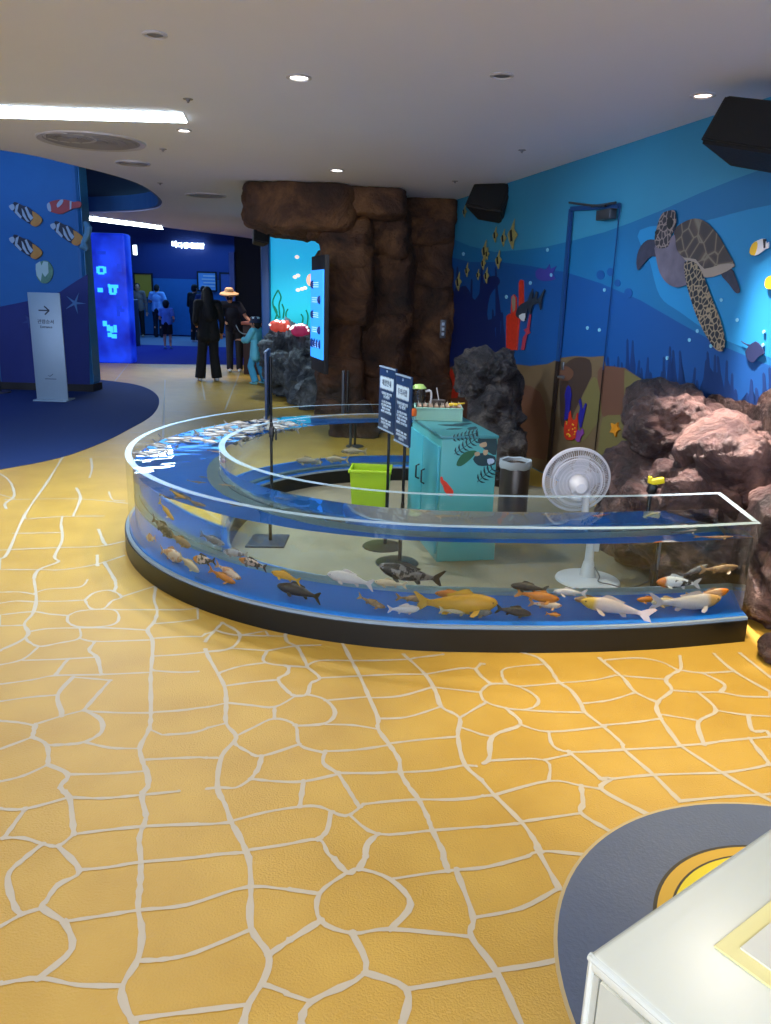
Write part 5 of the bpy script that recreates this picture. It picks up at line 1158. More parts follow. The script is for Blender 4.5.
finish('basket_body', b, M_bask, bk, smooth=False)
b = bmesh.new()
for s in (-1, 1): box(b, (0, s*bd/2, bh), (bw+.012, .012, .01), None, bev=.003); box(b, (s*bw/2, 0, bh), (.012, bd+.012, .01), None, bev=.003)
finish('basket_rim', b, M_bask, bk)
def cup(m):
    b = bmesh.new(); lathe(b, [(0, 0), (.011, 0), (.015, .066), (.0165, .068), (.0145, .066), (.0105, .004), (0, .004)], seg=12); return finish('feed_cup', b, m)
rr = random.Random(3); c1 = None
Rb = rotm(0, 0, ba)
for i in range(8):
    for j in range(5):
        p = Vector((-bw/2+.03+i*.0395, -bd/2+.035+j*.0375, .008)); q = bc+(Rb @ p); q.z = chh+.028
        if c1 is None:
            c1 = cup(M_cup); tag(c1, 'little peach feed cup standing in the pale green basket', 'cup', 'feed cups in the basket'); o = c1
            b = bmesh.new(); tube(b, [(0, 0, .006), (.008, 0, .085)], .002, 6); finish('feed_stick', b, M_stickw, c1)
        else: o = copy_tree(c1)
        o.location = q; o.rotation_euler = (0, 0, rr.uniform(0, 6))
# yellow scoop lying on the cups
q = bc+(Rb @ Vector((.1, -.06, 0))); b = bmesh.new(); box(b, (0, 0, .01), (.06, .035, .018), None, bev=.006); cyl(b, (.03, 0, .015), (.08, .01, .02), .005); tag(finish('yellow_scoop', b, M_y, None, loc=(q.x, q.y, chh+.1)), 'small yellow scoop lying on top of the feed cups', 'scoop')
# pitcher, tumbler, orange bottle on the cabinet
M_clearp = mat_clear('clear_plastic', (.86, .9, .93, 1), .05, 1.5); M_lime = mat('lid_lime', '#a3c46a', rough=.4)
q = at_y(419, 390, 5.52); q = Vector((q.x, 5.5, 0)); t = empty('measuring_jug', (q.x, q.y, chh+.001), ca, 'clear handled jug with a lime green lid behind the basket', 'jug')
b = bmesh.new(); lathe(b, [(0, 0), (.045, 0), (.05, .2), (.047, .2), (.042, .005), (0, .005)], seg=28); finish('jug_body', b, M_clearp, t)
b = bmesh.new(); lathe(b, [(0, .232), (.03, .228), (.052, .205), (.05, .2), (0, .2)], seg=24); box(b, (-.05, 0, .21), (.04, .05, .02), rotm(0, .4, 0), bev=.006); finish('lid', b, M_lime, t)
b = bmesh.new(); tube(b, smooth_loop([(.047, 0, .18), (.085, 0, .18), (.09, 0, .12), (.08, 0, .07), (.046, 0, .06)], 4, False), .008); finish('handle', b, M_wgr, t)
q = at_y(439, 395, 5.5); q = Vector((q.x, 5.49, 0)); t = empty('tumbler', (q.x, q.y, chh+.001), ca, 'dark tumbler with a straw behind the basket', 'tumbler')
b = bmesh.new(); lathe(b, [(0, 0), (.035, 0), (.046, .12), (.048, .125), (.0, .126)], seg=24); finish('cup_body', b, mat('tumbler_dark', '#55504e', rough=.4), t)
b = bmesh.new(); tube(b, [(0, 0, .12), (-.02, 0, .21)], .004, 8); finish('straw', b, M_wgr, t)
q = at_y(414.5, 400, 5.2); q = Vector((q.x, 5.2, 0)); t = empty('spray_bottle', (q.x-.0, q.y, chh+.001), ca, 'small bottle with an orange label beside the basket, behind the sign boards', 'bottle')
b = bmesh.new(); lathe(b, [(0, 0), (.018, 0), (.018, .07), (.01, .09), (.012, .11), (0, .112)], seg=20); finish('bottle_body', b, M_clearp, t)
b = bmesh.new(); lathe(b, [(.0185, .05), (.019, .085), (.012, .1)], seg=20); finish('orange_cap', b, M_o, t)
# sign boards on stands
M_board = mat('board_navy', '#0e2f55', rough=.4, var=.08); M_btxt = mat('board_text', '#b9cfe0', rough=.5); M_bedge = mat('board_edge', '#8fa6bc', rough=.4); M_stand = mat('stand_black', '#0c0d10', rough=.35)
def board_stand(x, y, ztop, yawv, wd, ht, lab, title, edge=False, polez=None, sq=False, tw=0):
    X = Vector(yawv).normalized(); N_ = X.cross(Vector((0, 0, 1))).normalized(); rz = math.atan2(X.y, X.x)
    t = empty('sign_stand', (x, y, 0), rz, lab, 'sign'); Bf = basis((1, 0, 0), (0, -1, 0)); zc = ztop-ht/2
    b = bmesh.new(); (box(b, (0, .0, .008), (.26, .26, .016), None, bev=.004) if sq else lathe(b, [(0, .02), (.03, .018), (.13, .008), (.135, 0), (0, 0)], seg=44)); finish('base', b, M_stand if not sq else M_dsteel, t)
    b = bmesh.new(); cyl(b, (0, .018, .01), (0, .018, ztop-.04), .0095, seg=16); cyl(b, (0, .018, .01), (0, .018, .35), .012, seg=16); finish('pole', b, M_stand, t)
    b = bmesh.new(); box(b, (0, 0, zc), (wd, .014, ht), None, bev=.002); finish('board', b, M_board, t)
    b = bmesh.new(); box(b, (0, -.0085, ztop-.006), (wd, .004, .01)); box(b, (0, -.0085, ztop-ht+.006), (wd, .004, .01)); finish('edge_strip', b, M_bedge, t, smooth=False)
    # scalloped white heading band with the title in it, small text lines below
    b = bmesh.new(); n = 9; P = [Vector((-wd*.42+wd*.84*i/(n*2), -.0075, zc+ht*.32+(.012 if i % 2 else -.0))) for i in range(n*2+1)]+[Vector((wd*.42-wd*.84*i/(n*2), -.0075, zc+ht*.17-(.012 if i % 2 else 0))) for i in range(n*2+1)]
    prism(b, P, (0, -1, 0), .0015); finish('heading_band', b, M_btxt, t, smooth=False)
    text('heading', title, .045, M_board, t, (0, -.0095, zc+ht*.245), Bf, .0008)
    text('emblem', '8', .022, M_btxt, t, (0, -.0085, zc+ht*.43), Bf, .0008)
    for i, (s, z) in enumerate((('닥터피쉬 체험 안내', .08), ('손을 깨끗이', .03), ('물고기를 잡지 마세요', -.05), ('손을 천천히 넣어주세요', -.10), ('먹이를 주지 마세요', -.15), ('어린이는 보호자와 함께', -.20), ('이용시간 10:00 - 18:00', -.33), ('운영시간을 확인하세요', -.38), ('감사합니다', -.43))): text('text_line', s, .019 if i > 1 else .023, M_btxt, t, (0, -.0085, zc+ht*z), Bf, .0008)
    return t
pA = at_y(388.5, 367, 5.02); pB = at_y(403.5, 374, 4.86); yv = (.10, -.27, 0)
def ctr(px, y0, Y): return at_y(px, y0, Y)
board_stand(pA.x, 5.02, pA.z, (.10, -.26, 0), .285, .415, 'navy information board on a black pole, left and farther of two', '체험안내')
board_stand(at_y(404.5, 375, 4.7).x, 4.70, at_y(404.5, 375, 4.7).z, (.08, -.22, 0), .25, .42, 'navy information board on a black pole, right and nearer of two', '주의사항')
pC = at_y(265.5, 350, 5.05)
board_stand(at_y(268, 400, 5.05).x, 5.05, pC.z, (.07, -1, 0), .30, .42, 'edge-on sign board on a black pole with square base, left inside the ring', '체험안내', sq=True)
b = bmesh.new(); z = at_y(273, 432, 5.0).z; box(b, (0, 0, 0), (.03, .04, .07), None, bev=.006); cyl(b, (0, 0, -.06), (0, 0, .06), .012); tube(b, [(0, 0, .04), (.03, -.01, .02), (.03, -.01, -.05)], .006)
tag(finish('pole_clip', b, M_stand, None, loc=(at_y(272, 432, 5.02).x, 5.0, z)), 'small black clamp clipped on the pole of the edge-on sign', 'clamp')
# slim barrier posts behind the ring
for (x, lab) in ((343.5, 'silver barrier post left of two, behind the ring at the rock wall'), (348, 'black barrier post right of two, behind the ring at the rock wall')):
    yb = 8.2 if x < 345 else 8.5; p = at_y(x, 372, yb); b = bmesh.new(); cyl(b, (0, 0, .01), (0, 0, p.z), .016, seg=14); ball(b, (0, 0, p.z), .018, 10); o = finish('barrier_post', b, M_dsteel if x < 345 else M_stand, None, loc=(p.x, yb, 0)); tag(o, lab, 'post', 'posts behind the ring')
    b = bmesh.new(); lathe(b, [(0, .02), (.03, .018), (.11, .006), (.115, 0), (0, 0)], seg=28); finish('base', b, M_dsteel, o)
# green bin
p = Vector((at_y(371, 470, 5.55).x, 5.55, 0)); zt = at_y(371, 471, 5.42).z
M_lime2 = mat('bin_lime', '#9fc41a', rough=.4, var=.05)
gb = empty('lime_bin', p, R_(-3), 'lime green open plastic bin standing on the floor inside the ring', 'bin')
b = bmesh.new(); w0, w1 = .12, .145; hgt = zt
def rect(w, z, d=.8): return [b.verts.new((x*w, y*w*d, z)) for x, y in ((-1, -1), (1, -1), (1, 1), (-1, 1))]
a0, a1, i1, i0 = rect(w0, 0), rect(w1, hgt), rect(w1-.008, hgt), rect(w0-.008, .01)
for X_, Y_ in ((a0, a1), (a1, i1), (i1, i0)):
    for i in range(4): b.faces.new((X_[i], X_[(i+1) % 4], Y_[(i+1) % 4], Y_[i]))
b.faces.new(a0); b.faces.new(i0); finish('bin_body', b, M_lime2, gb, smooth=False)
b = bmesh.new()
for s in (-1, 1): box(b, (0, s*w1*.8, hgt-.012), (w1*2+.02, .014, .024), None, bev=.004); box(b, (s*w1, 0, hgt-.012), (.014, w1*1.6+.02, .024), None, bev=.004)
finish('bin_rim', b, M_lime2, gb)
# steel bin with a bag
p = at_y(515.5, 465, 5.75); zt = at_y(515.5, 461, 5.75).z; tb = empty('waste_bin', (p.x, 5.75, 0), 0, 'round steel waste bin with a white bag rim right of the cabinet', 'bin')
rb = 15.5/F*5.9; b = bmesh.new(); lathe(b, [(0, 0), (rb*.95, 0), (rb*.95, zt-.02), (rb*.9, zt), (rb*.85, zt-.02), (rb*.85, .05), (0, .05)], seg=36); finish('bin_body', b, mat('bin_steel', '#6a625e', rough=.3, metal=.8), tb)
b = bmesh.new(); lathe(b, [(rb*.84, zt-.1), (rb*.86, zt+.005), (rb*1.02, zt+.01), (rb*1.05, zt-.03), (rb*1.0, zt-.05)], seg=72)
for v in b.verts: v.co.z += .003*math.sin(7*math.atan2(v.co.y, v.co.x)); 
finish('bag_rim', b, mat('bag_white', '#aab4bc', rough=.3), tb)
# net tool with a yellow top
p = at_y(655, 482, 4.36); t = empty('scoop_net', (p.x, 4.36, p.z), 0, 'black tool with a bright yellow end leaning on the boulder', 'tool')
b = bmesh.new(); box(b, (.01, 0, .005), (.08, .035, .034), rotm(0, R_(-12), 0), bev=.006); box(b, (-.03, 0, .012), (.02, .03, .04), None, bev=.005); finish('yellow_end', b, mat('tool_yellow', '#e6d41a', rough=.4), t)
b = bmesh.new(); box(b, (-.012, 0, -.04), (.05, .04, .06), rotm(0, R_(15), 0), bev=.01); cyl(b, (-.02, 0, -.05), (-.035, -.05, -p.z+.02), .012); finish('handle', b, M_stand, t)
b = bmesh.new(); cyl(b, (-.035, -.045, -p.z+.35), (-.035, -.05, -p.z+.42), .02); cyl(b, (-.028, -.045, -p.z+.15), (-.03, -.05, -p.z+.35), .006); finish('metal_sleeve', b, M_steel, t)
# ================================================================ FOREGROUND ACRYLIC CASE
M_case = mat_frost('case_acrylic', '#dde6e0', .82, .32); M_case2 = mat_frost('case_side', '#c6cdc4', .72, .1); M_edge = mat_frost('case_edge', '#dbe4e0', .65, .06); M_cy = mat('case_yellow', '#e4dfa0', rough=.5); M_pap = mat('case_paper', '#d8dcd4', rough=.6, var=.1, vscale=12)
zt = .9; c0 = at_z(588, 953, zt); e1 = (at_z(771, 827, zt)-c0).normalized(); e2 = Vector((e1.y, -e1.x, 0))
case = empty('acrylic_case', (c0.x, c0.y, 0), math.atan2(e1.y, e1.x), 'thick milky acrylic display case at the lower right corner', 'display case')
Lx, Ly = .62, .5
b = bmesh.new(); box(b, (Lx/2, -Ly/2, zt-.012), (Lx, Ly, .024), None, bev=.008); finish('top_slab', b, M_case, case)
b = bmesh.new(); box(b, (Lx/2, -.008, zt/2-.012), (Lx-.006, .016, zt-.024)); box(b, (Lx/2, -Ly+.008, zt/2-.012), (Lx-.006, .016, zt-.024)); box(b, (.008, -Ly/2, zt/2-.012), (.016, Ly-.04, zt-.024)); box(b, (Lx-.008, -Ly/2, zt/2-.012), (.016, Ly-.04, zt-.024)); finish('side_panel', b, M_case2, case, smooth=False)
b = bmesh.new(); tube(b, [(0, -.004, zt-.006), (Lx, -.004, zt-.006)], .0045); tube(b, [(.004, 0, zt-.006), (.004, -Ly, zt-.006)], .005); tube(b, [(.004, -.004, 0), (.004, -.004, zt-.006)], .0045); finish('polished_edge', b, M_edge, case)
b = bmesh.new(); box(b, (.125+.22, -.075-.19, zt+.0015), (.44, .38, .003), None, bev=.001); ins = finish('yellow_border', b, M_cy, case, smooth=False)
b = bmesh.new(); box(b, (.145+.2, -.095-.17, zt+.004), (.40, .34, .003)); pp = finish('paper_print', b, M_pap, case, smooth=False)
b = bmesh.new(); rr = random.Random(5)
for k in range(9):
    x, y = .19+rr.uniform(0, .12), -.12-rr.uniform(0, .1); tube(b, smooth_loop([(x, y, zt+.0062), (x+rr.uniform(.01, .05), y-rr.uniform(0, .03), zt+.0062), (x+rr.uniform(.02, .07), y-rr.uniform(.02, .06), zt+.0062), (x+rr.uniform(0, .06), y-rr.uniform(.04, .09), zt+.0062)], 5, False), .0008, 5)
finish('sketch_lines', b, M_dsteel, case)
# ================================================================ PEOPLE
M_skin = mat('skin', '#c08a6c', rough=.55, var=.05); M_hair = mat('hair_black', '#08080a', rough=.8, var=.3, vscale=60); M_shoe_w = mat('shoe_white', '#d8dce2', rough=.5); M_shoe_d = mat('shoe_dark', '#15161c', rough=.5); M_lip = mat('lips', '#8a4238', rough=.5)
def remesh(o, vox, smooth_it=6):
    m = o.modifiers.new('r', 'REMESH'); m.mode = 'VOXEL'; m.voxel_size = vox; m.use_smooth_shade = True
    s = o.modifiers.new('s', 'SMOOTH'); s.factor = .5; s.iterations = smooth_it; bake(o); return o
def V3(p): return Vector(p)
def human(label, loc, yaw, h, legs=None, arms=None, child=False, lean=(0, 0), top=None, top_long=0, sleeve='short', bottom=None, bottom_len='long', wide=1.0, shoe=None, hair='short', hat=None, flare=1.0, headturn=0, mask=False, top_pattern=None):
    """figure facing -Y in its own frame; joints in fractions of height, left = +x"""
    root = empty('person', loc, yaw, label, 'person')
    hs = 1.28 if child else 1.0; w = wide
    legs = legs or [((.058, -.01, .285), (.06, .01, .045)), ((-.058, -.01, .285), (-.06, .01, .045))]
    arms = arms or [((.145, .01, .635), (.15, -.03, .475)), ((-.145, .01, .635), (-.15, -.03, .475))]
    def ln(p):
        p = V3(p); k = max(0, p.z-.52); return Vector((p.x+lean[0]*k, p.y+lean[1]*k, p.z))*h
    nk = .80 if child else .825
    sh = [ln((.098*w, 0, nk)), ln((-.098*w, 0, nk))]; hips = [V3((.052, 0, .50))*h, V3((-.052, 0, .50))*h]
    hc = ln((0, -.012, nk+.105*hs if not child else nk+.115)); hr = .058*hs*h
    if child: hc = ln((0, -.01, 1-.075*hs))
    b = bmesh.new()
    ball(b, hc, (hr*.80, hr*.95, hr*1.18)); ball(b, hc+Vector((0, -hr*.25, -hr*.55)), (hr*.58, hr*.62, hr*.55))
    Rt = Matrix.Rotation(headturn, 4, 'Z')
    def hd(x, y, z): return hc+(Rt @ Vector((x*hr, y*hr, z*hr)))
    cyl(b, hd(0, -.98, .05), hd(0, -1.16, -.28), hr*.06, hr*.15, 8); ball(b, hd(0, -1.1, -.28), hr*.15, 8); ball(b, hd(0, -.86, -.92), hr*.2, 8)
    for s in (1, -1): ball(b, hd(s*.83, .05, -.05), (hr*.09, hr*.2, hr*.28), 8); ball(b, hd(s*.32, -.8, .28), (hr*.24, hr*.12, hr*.07), 8)
    capsule(b, ln((0, .01, nk-.01)), hc+Vector((0, hr*.1, -hr*.5)), .034*h, .030*h)
    capsule(b, sh[0], sh[1], .036*h, .036*h); ball(b, ln((0, 0, .73)), (.088*h*w, .058*h, .1*h)); ball(b, ln((0, 0, .62)), (.072*h*w, .05*h, .09*h)); ball(b, V3((0, .005, .525))*h, (.085*h*w, .06*h, .065*h))
    for (e, wr), s in zip(arms, sh):
        e = ln(e); wr = ln(wr); capsule(b, s, e, .030*h, .022*h); capsule(b, e, wr, .0225*h, .0145*h)
        d = (wr-e).normalized(); side = d.cross(Vector((0, 0, 1)) if abs(d.z) < .9 else Vector((0, 1, 0))).normalized(); nn = d.cross(side)
        pc = wr+d*.026*h; ball(b, pc, (.011*h, .019*h, .027*h), 10, basis(nn, d))
        for k, L_ in enumerate((.036, .041, .038, .030)):
            o_ = pc+d*.018*h+side*(.0145-.0097*k)*h; m_ = o_+d*L_*.5*h+nn*.004*h; tip = m_+d*L_*.45*h+nn*.011*h; capsule(b, o_, m_, .0048*h, .0046*h, 6); capsule(b, m_, tip, .0046*h, .004*h, 6)
        th = wr+d*.012*h+side*.014*h; capsule(b, th, th+(d*.6+side*.8)*.022*h, .006*h, .0054*h, 6); capsule(b, th+(d*.6+side*.8)*.022*h, th+(d*1.5+side*.9)*.025*h, .0054*h, .0046*h, 6)
    for (k, a), hp in zip(legs, hips):
        k = V3(k)*h; a = V3(a)*h; capsule(b, hp, k, .048*h, .032*h); capsule(b, k, a, .033*h, .02*h); ball(b, k*.6+a*.4+Vector((0, .012*h, 0)), (.031*h, .033*h, .06*h))
        capsule(b, a, a+Vector((0, -.075*h, -.022*h)), .02*h, .015*h)
    body = finish('body', b, M_skin, root); remesh(body, .0075 if h > 1.3 else .006, 3)
    for s in (1, -1):
        q = bmesh.new(); ball(q, hd(s*.33, -.86, .12), hr*.085, 8); finish('eye', q, M_bk, root)
    q = bmesh.new(); ball(q, hd(0, -.93, -.58), (hr*.2, hr*.06, hr*.05), 8); finish('mouth', q, M_lip, root)
    # top
    b = bmesh.new(); capsule(b, sh[0], sh[1], .044*h, .044*h); ball(b, ln((0, 0, .73)), (.102*h*w, .072*h, .11*h)); zb = .50-top_long
    capsule(b, ln((.03*w, 0, .66)), V3((.04*w, .0, zb+.03))*h, .066*h, .072*h*flare); capsule(b, ln((-.03*w, 0, .66)), V3((-.04*w, 0, zb+.03))*h, .066*h, .072*h*flare); ball(b, ln((0, 0, .62)), (.09*h*w, .066*h, .1*h))
    for (e, wr), s in zip(arms, sh):
        e = ln(e); wr = ln(wr)
        if sleeve == 'long': capsule(b, s, e, .042*h, .034*h); capsule(b, e, e+(wr-e)*.93, .033*h, .025*h)
        elif sleeve == 'short': cyl(b, s, s+(e-s)*.72, .042*h, .043*h); ball(b, s, .043*h)
        elif sleeve == 'wide': capsule(b, s, e, .05*h, .05*h); cyl(b, e, e+(wr-e)*.5, .048*h, .05*h)
    o = finish('top', b, top, root); remesh(o, .011, 5)
    # bottoms
    b = bmesh.new(); ball(b, V3((0, .005, .52))*h, (.094*h*w, .07*h, .06*h))
    for (k, a), hp in zip(legs, hips):
        k = V3(k)*h; a = V3(a)*h
        if bottom_len == 'long': capsule(b, hp, k, .058*h, .044*h*flare); cyl(b, k, a+(a-k).normalized()*.012*h, .044*h*flare, .042*h*flare*flare)
        else: cyl(b, hp, hp+(k-hp)*.92, .06*h, .058*h); ball(b, hp, .06*h)
    o = finish('trousers' if bottom_len == 'long' else 'shorts', b, bottom, root); remesh(o, .011, 4)
    for (k, a) in legs:
        a = V3(a)*h; b = bmesh.new(); ball(b, a+Vector((0, -.035*h, -.024*h)), (.027*h, .075*h, .021*h), 14); ball(b, a+Vector((0, .008*h, -.012*h)), (.025*h, .03*h, .03*h), 12)
        for v in b.verts: v.co.z = max(v.co.z, min(0.0, a.z-.045*h)+.002)
        finish('shoe', b, shoe or M_shoe_w, root)
    # hair
    b = bmesh.new(); ball(b, hc+Vector((0, hr*.16, hr*.18)), (hr*.92, hr*1.0, hr*1.12)); q = hc+Vector((0, hr*.45, -hr*.1)); ball(b, q, (hr*.86, hr*.75, hr*.95))
    if hair == 'long':
        capsule(b, hc+Vector((0, hr*.45, 0)), ln((0, .055, .70)), hr*.85, .062*h); ball(b, ln((0, .05, .72)), (.075*h, .04*h, .1*h))
        for s in (1, -1): capsule(b, hd(s*.75, .1, .1), ln((s*.06, .0, .78)), hr*.3, .02*h)
    # clear the face
    for v in b.verts:
        r_ = Matrix.Rotation(-headturn, 4, 'Z') @ (v.co-hc)
        if r_.y < -hr*.55 and r_.z < hr*.62: v.co += Rt @ Vector((0, (-hr*.55-r_.y)*1.0, 0))
    o = finish('hair', b, M_hair, root); remesh(o, .009, 2)
    if hat:
        kind, m1, m2 = hat; b = bmesh.new()
        if kind == 'straw': lathe(b, [(hr*2.0, -.02), (hr*1.95, -.005), (hr*1.0, .03), (hr*.92, hr*.75), (hr*.7, hr*1.05), (0, hr*1.12), (0, hr*1.0), (hr*.85, hr*.6), (hr*.95, .01), (hr*2.0, -.03)], hc+Vector((0, 0, hr*.55)), 32, rotm(R_(10), 0, 0)); o = finish('sun_hat', b, m1, root); b = bmesh.new(); lathe(b, [(hr*1.02, .03), (hr*1.0, hr*.3), (hr*.95, hr*.3), (hr*.95, .03)], hc+Vector((0, 0, hr*.55)), 32, rotm(R_(10), 0, 0)); finish('hat_band', b, m2, o)
        if kind == 'bucket':
            lathe(b, [(hr*1.35, -hr*.1), (hr*1.05, hr*.35), (hr*.95, hr*.95), (0, hr*1.05), (0, hr*.95), (hr*.9, hr*.9), (hr*1.0, hr*.3), (hr*1.33, -hr*.12)], hc+Vector((0, 0, hr*.3)), 28); o = finish('bucket_hat', b, m1, root)
            for k in range(5):
                b = bmesh.new(); a = 2*PI*k/5; lathe(b, [(hr*.99, hr*.5), (hr*1.0, hr*.95), (hr*.5, hr*1.06)], hc+Vector((0, 0, hr*.31)), 28)
                bmesh.ops.delete(b, geom=[f for f in b.faces if abs((math.atan2(f.calc_center_median().y-hc.y, f.calc_center_median().x-hc.x)-a+PI) % (2*PI)-PI) > .28], context='FACES'); bmesh.ops.solidify(b, geom=list(b.faces), thickness=.004); finish('hat_stripe', b, m2, o)
        if kind == 'cap':
            lathe(b, [(hr*.98, 0), (hr*.95, hr*.5), (hr*.6, hr*.85), (0, hr*.95)], hc+Vector((0, 0, hr*.35)), 28); box(b, hd(0, -1.15, .42), (hr*1.3, hr*.8, hr*.08), rotm(.1, 0, headturn), bev=.004); finish('cap', b, m1, root)
    if mask:
        b = bmesh.new(); ball(b, hd(0, -.62, -.5), (hr*.62, hr*.5, hr*.5), 16); finish('face_mask', b, mask, root)
    return root, hc, hr
M_blk_cl = mat('cloth_black', '#060608', rough=.85, var=.3, vscale=30); M_nav_cl = mat('cloth_navy', '#0f1526', rough=.85); M_blue_cl = mat('cloth_lightblue', '#5fb4cc', rough=.8, var=.12, vscale=10); M_blue_tr = mat('cloth_blue', '#3f9ac4', rough=.8, var=.12, vscale=10); M_wht_cl = mat('shirt_whiteblue', '#7fb2f0', rough=.8); M_greycl = mat('cloth_grey', '#6f6660', rough=.85, var=.3, vscale=30); M_boy = mat('shirt_boy', '#5a82c4', rough=.85); M_straw = mat('straw_hat', '#d9a878', rough=.8, var=.2, vscale=60); M_band = mat('hat_band_brown', '#5a3a28', rough=.8)
p = at_z(210, 381)
human('woman with long dark hair in a black outfit and flared trousers by the counter', (p.x, p.y, 0), R_(205), 1.66,
      legs=[((.075, -.015, .285), (.10, -.02, .045)), ((-.055, -.01, .285), (-.075, .01, .045))], arms=[((.14, .01, .64), (.10, -.13, .60)), ((-.15, .01, .64), (-.16, -.08, .52))],
      top=M_blk_cl, top_long=.05, sleeve='long', bottom=M_blk_cl, flare=1.18, hair='long', wide=1.12, shoe=M_shoe_w)
p = at_z(257, 384)
human('small child in light blue clothes and striped bucket hat beside the brown counter', (p.x, p.y, 0), R_(-110), 1.17, child=True,
      legs=[((.08, -.06, .27), (.10, .03, .045)), ((-.055, .02, .28), (-.06, .10, .05))], arms=[((.14, -.08, .66), (.10, -.24, .66)), ((-.13, .03, .62), (-.13, -.04, .50))],
      top=M_blue_cl, top_long=.12, sleeve='wide', bottom=M_blue_tr, flare=1.15, wide=1.2, shoe=mat('shoe_blue', '#7fd0e8'), hat=('bucket', mat('hat_navy', '#1a2440', rough=.8), mat('hat_white', '#c8dcec', rough=.8)))
p = at_z(235, 372)
human('person in a straw sun hat and dark mask leaning over the brown counter', (p.x, p.y, 0), R_(12), 1.62, lean=(-.12, -.25),
      arms=[((.17, -.06, .68), (.25, -.16, .60)), ((-.15, -.05, .64), (-.10, -.18, .62))], top=mat('cloth_dark_top', '#1b1c2c', rough=.85), sleeve='short', bottom=mat('trousers_charcoal', '#2a2a30', rough=.85), hat=('straw', M_straw, M_band), mask=mat('mask_navy', '#10142a', rough=.8))
p = at_z(168, 349)
human('boy in a pale blue shirt and dark shorts seen from behind on the far carpet', (p.x, p.y, 0), R_(178), 1.32, child=True, top=M_boy, bottom=M_blk_cl, bottom_len='short', shoe=M_boy, wide=1.1,
      arms=[((.15, .0, .62), (.11, -.10, .58)), ((-.15, .0, .62), (-.11, -.10, .58))])
p = at_z(140, 337)
human('person in a grey open shirt facing the camera by the yellow poster', (p.x, p.y, 0), R_(15), 1.76, top=M_greycl, sleeve='long', bottom=M_blk_cl, shoe=mat('shoe_tan', '#b09a80'))
p = at_z(159, 337.5)
human('man in a white and blue shirt with dark trousers seen from behind at the poster', (p.x, p.y, 0), R_(172), 1.74, top=M_wht_cl, bottom=M_nav_cl, shoe=M_shoe_d, wide=1.15, arms=[((.17, -.02, .67), (.09, -.12, .70)), ((-.18, .0, .66), (-.12, -.10, .66))])
p = at_z(196, 342)
human('dark-clothed person in a cap standing behind the woman in black', (p.x, p.y, 0), R_(150), 1.76, top=M_blk_cl, sleeve='long', bottom=M_blk_cl, shoe=M_shoe_w, hat=('cap', M_blk_cl, M_blk_cl), wide=1.15, arms=[((.15, .0, .64), (.10, -.12, .62)), ((-.15, .01, .635), (-.15, -.03, .475))])
p = at_z(205, 344)
human('person in a bluish dark shirt half hidden behind the woman in black', (p.x, p.y, 0), R_(190), 1.72, top=mat('cloth_dim_blue', '#23375c', rough=.85), bottom=M_nav_cl, shoe=M_shoe_d)
# counter by the hat person
p = at_z(254, 373); b = bmesh.new(); Yc = p.y-.35; zt = at_y(252, 322, Yc).z
ct = empty('demonstration_counter', (p.x+.1, Yc+.25, 0), R_(-4), 'reddish brown counter box between the hat person and the child', 'counter')
b = bmesh.new(); box(b, (0, 0, (zt-.06)/2), (.46, .5, zt-.06), None, bev=.01); finish('cabinet_body', b, mat('counter_brown', '#3c2522', rough=.6), ct)
b = bmesh.new(); box(b, (0, 0, zt-.03), (.52, .56, .06), None, bev=.01); finish('counter_top', b, mat('counter_top', '#a8604a', rough=.4), ct)
b = bmesh.new(); tube(b, smooth_loop([at_y(236, 325, Yc-.35), at_y(240, 332, Yc-.4), at_y(247, 334, Yc-.4), at_y(254, 331, Yc-.35), at_y(259, 329, Yc-.35)], 5, False), .008); cp_ = b.verts[:]; c = Vector((p.x, Yc-.3, .9))
for v in b.verts: v.co -= c
tag(finish('thin_hose', b, mat('hose_grey', '#8fa0ae'), None, loc=c), 'thin pale hose hanging between the woman in black and the child', 'hose')
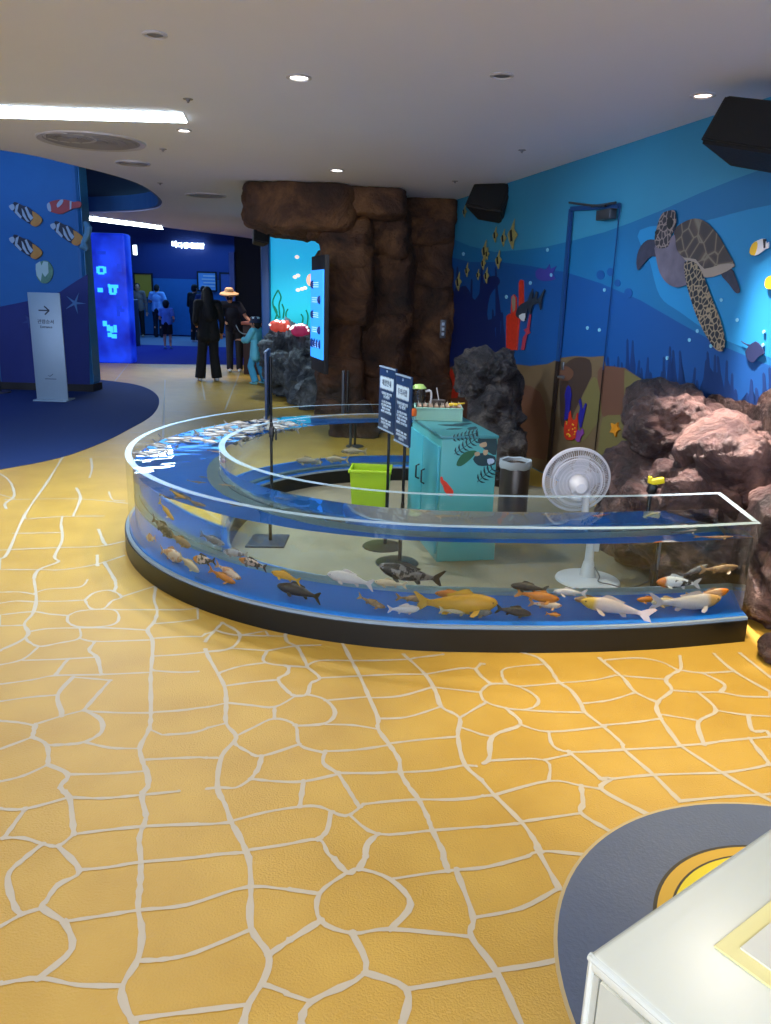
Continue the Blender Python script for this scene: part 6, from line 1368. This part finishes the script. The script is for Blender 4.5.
# ================================================================ LIGHTS
w = bpy.data.worlds.new('w'); bpy.context.scene.world = w; w.use_nodes = True; w.node_tree.nodes['Background'].inputs[0].default_value = (.55, .66, .95, 1); w.node_tree.nodes['Background'].inputs[1].default_value = 2.7  # added ambient fill from the open rear, set strong to lift the ceiling
def dspot(p, e, c, spot=120, tgt=None, size=.06, caust=True):
    o = light('downlight_or_fill_lamp', 'SPOT', (p.x, p.y, HC-.03), e, c, size, spot, .8, caust=caust)
    if tgt: look(o, tgt)
    return o
WARM = (1, .86, .68); NEU = (1, .95, .88); COOL = (.58, .80, 1); BLUE = (.12, .3, 1)
dspot(P1, 80, NEU); dspot(P2, 60, COOL); dspot(Vector((-1.5, 4.9, 0)), 70, COOL, 80); dspot(P3, 40, NEU, 80)  # third is an added fill brightening the tank's left bend, no fitting there
dspot(P5, 640, (1, .82, .74), 38, (2.02, 4.32, .7))            # warm spot on the boulder
dspot(Vector((1.6, 3.5, 0)), 175, (1, .80, .45), 62, (1.5, 3.0, 0))            # pool of light on the floor at the tank end
dspot(Vector((1.0, 6.0, 0)), 20, COOL, 110)
for x, y in ((-1.2, 2.2), (.9, 2.4), (-2.6, 3.4)): dspot(Vector((x, y, 0)), 58 if x > 0 else 12, (1, .90, .74) if x > 0 else (.72, .87, 1), 130)
light('ceiling_panel', 'AREA', (-.3, -1.6, HC-.06), 135, (1, .95, .86), 2.5, rot=(R_(18), 0, 0))
light('strip_lamp', 'AREA', (-2.4, 5.9, HC-.04), 34, (.8, .93, 1), 1.9, sy=.22, rot=(0, 0, 0))
light('hall_blue_fill', 'AREA', (-8, 21, 4.0), 110, (.10, .28, 1), 5, rot=(0, 0, 0))  # this and the next are added blue fill for the far hall
light('hall_blue_low_fill', 'AREA', (-6, 25.5, 4.1), 150, (.16, .5, 1), 5, rot=(R_(-20), 0, 0))
light('column_blue', 'AREA', (-6, 9.6, 3.9), 32, (.15, .45, 1), 2.2, rot=(R_(35), 0, 0))
o = light('mural_wash', 'SPOT', (-.6, 6.0, HC-.05), 70, (.55, .78, 1), .1, 95, .9); look(o, (1.5, 6.3, 1.0))
o = light('walkway_lamp', 'SPOT', (-3.2, 16.0, HC-.03), 60, (1, .84, .74), .08, 75, .8)
o = light('plinth_lamp', 'SPOT', (-1.7, 12.2, HC-.2), 60, (.75, .95, 1), .08, 120, .8); look(o, (-1.4, 12.6, .4))
# ================================================================ RENDER SETTINGS
sc = bpy.context.scene
sc.view_settings.view_transform = 'Standard'; sc.view_settings.look = 'None'; sc.view_settings.gamma = 1; sc.view_settings.use_curve_mapping = False; sc.view_settings.exposure = EXPO
cy = sc.cycles; cy.use_denoising = True; cy.max_bounces = 14; cy.transmission_bounces = 12; cy.transparent_max_bounces = 24; cy.sample_clamp_indirect = 4; cy.diffuse_bounces = 4; cy.caustics_refractive = True; cy.caustics_reflective = False; cy.blur_glossy = 1.0
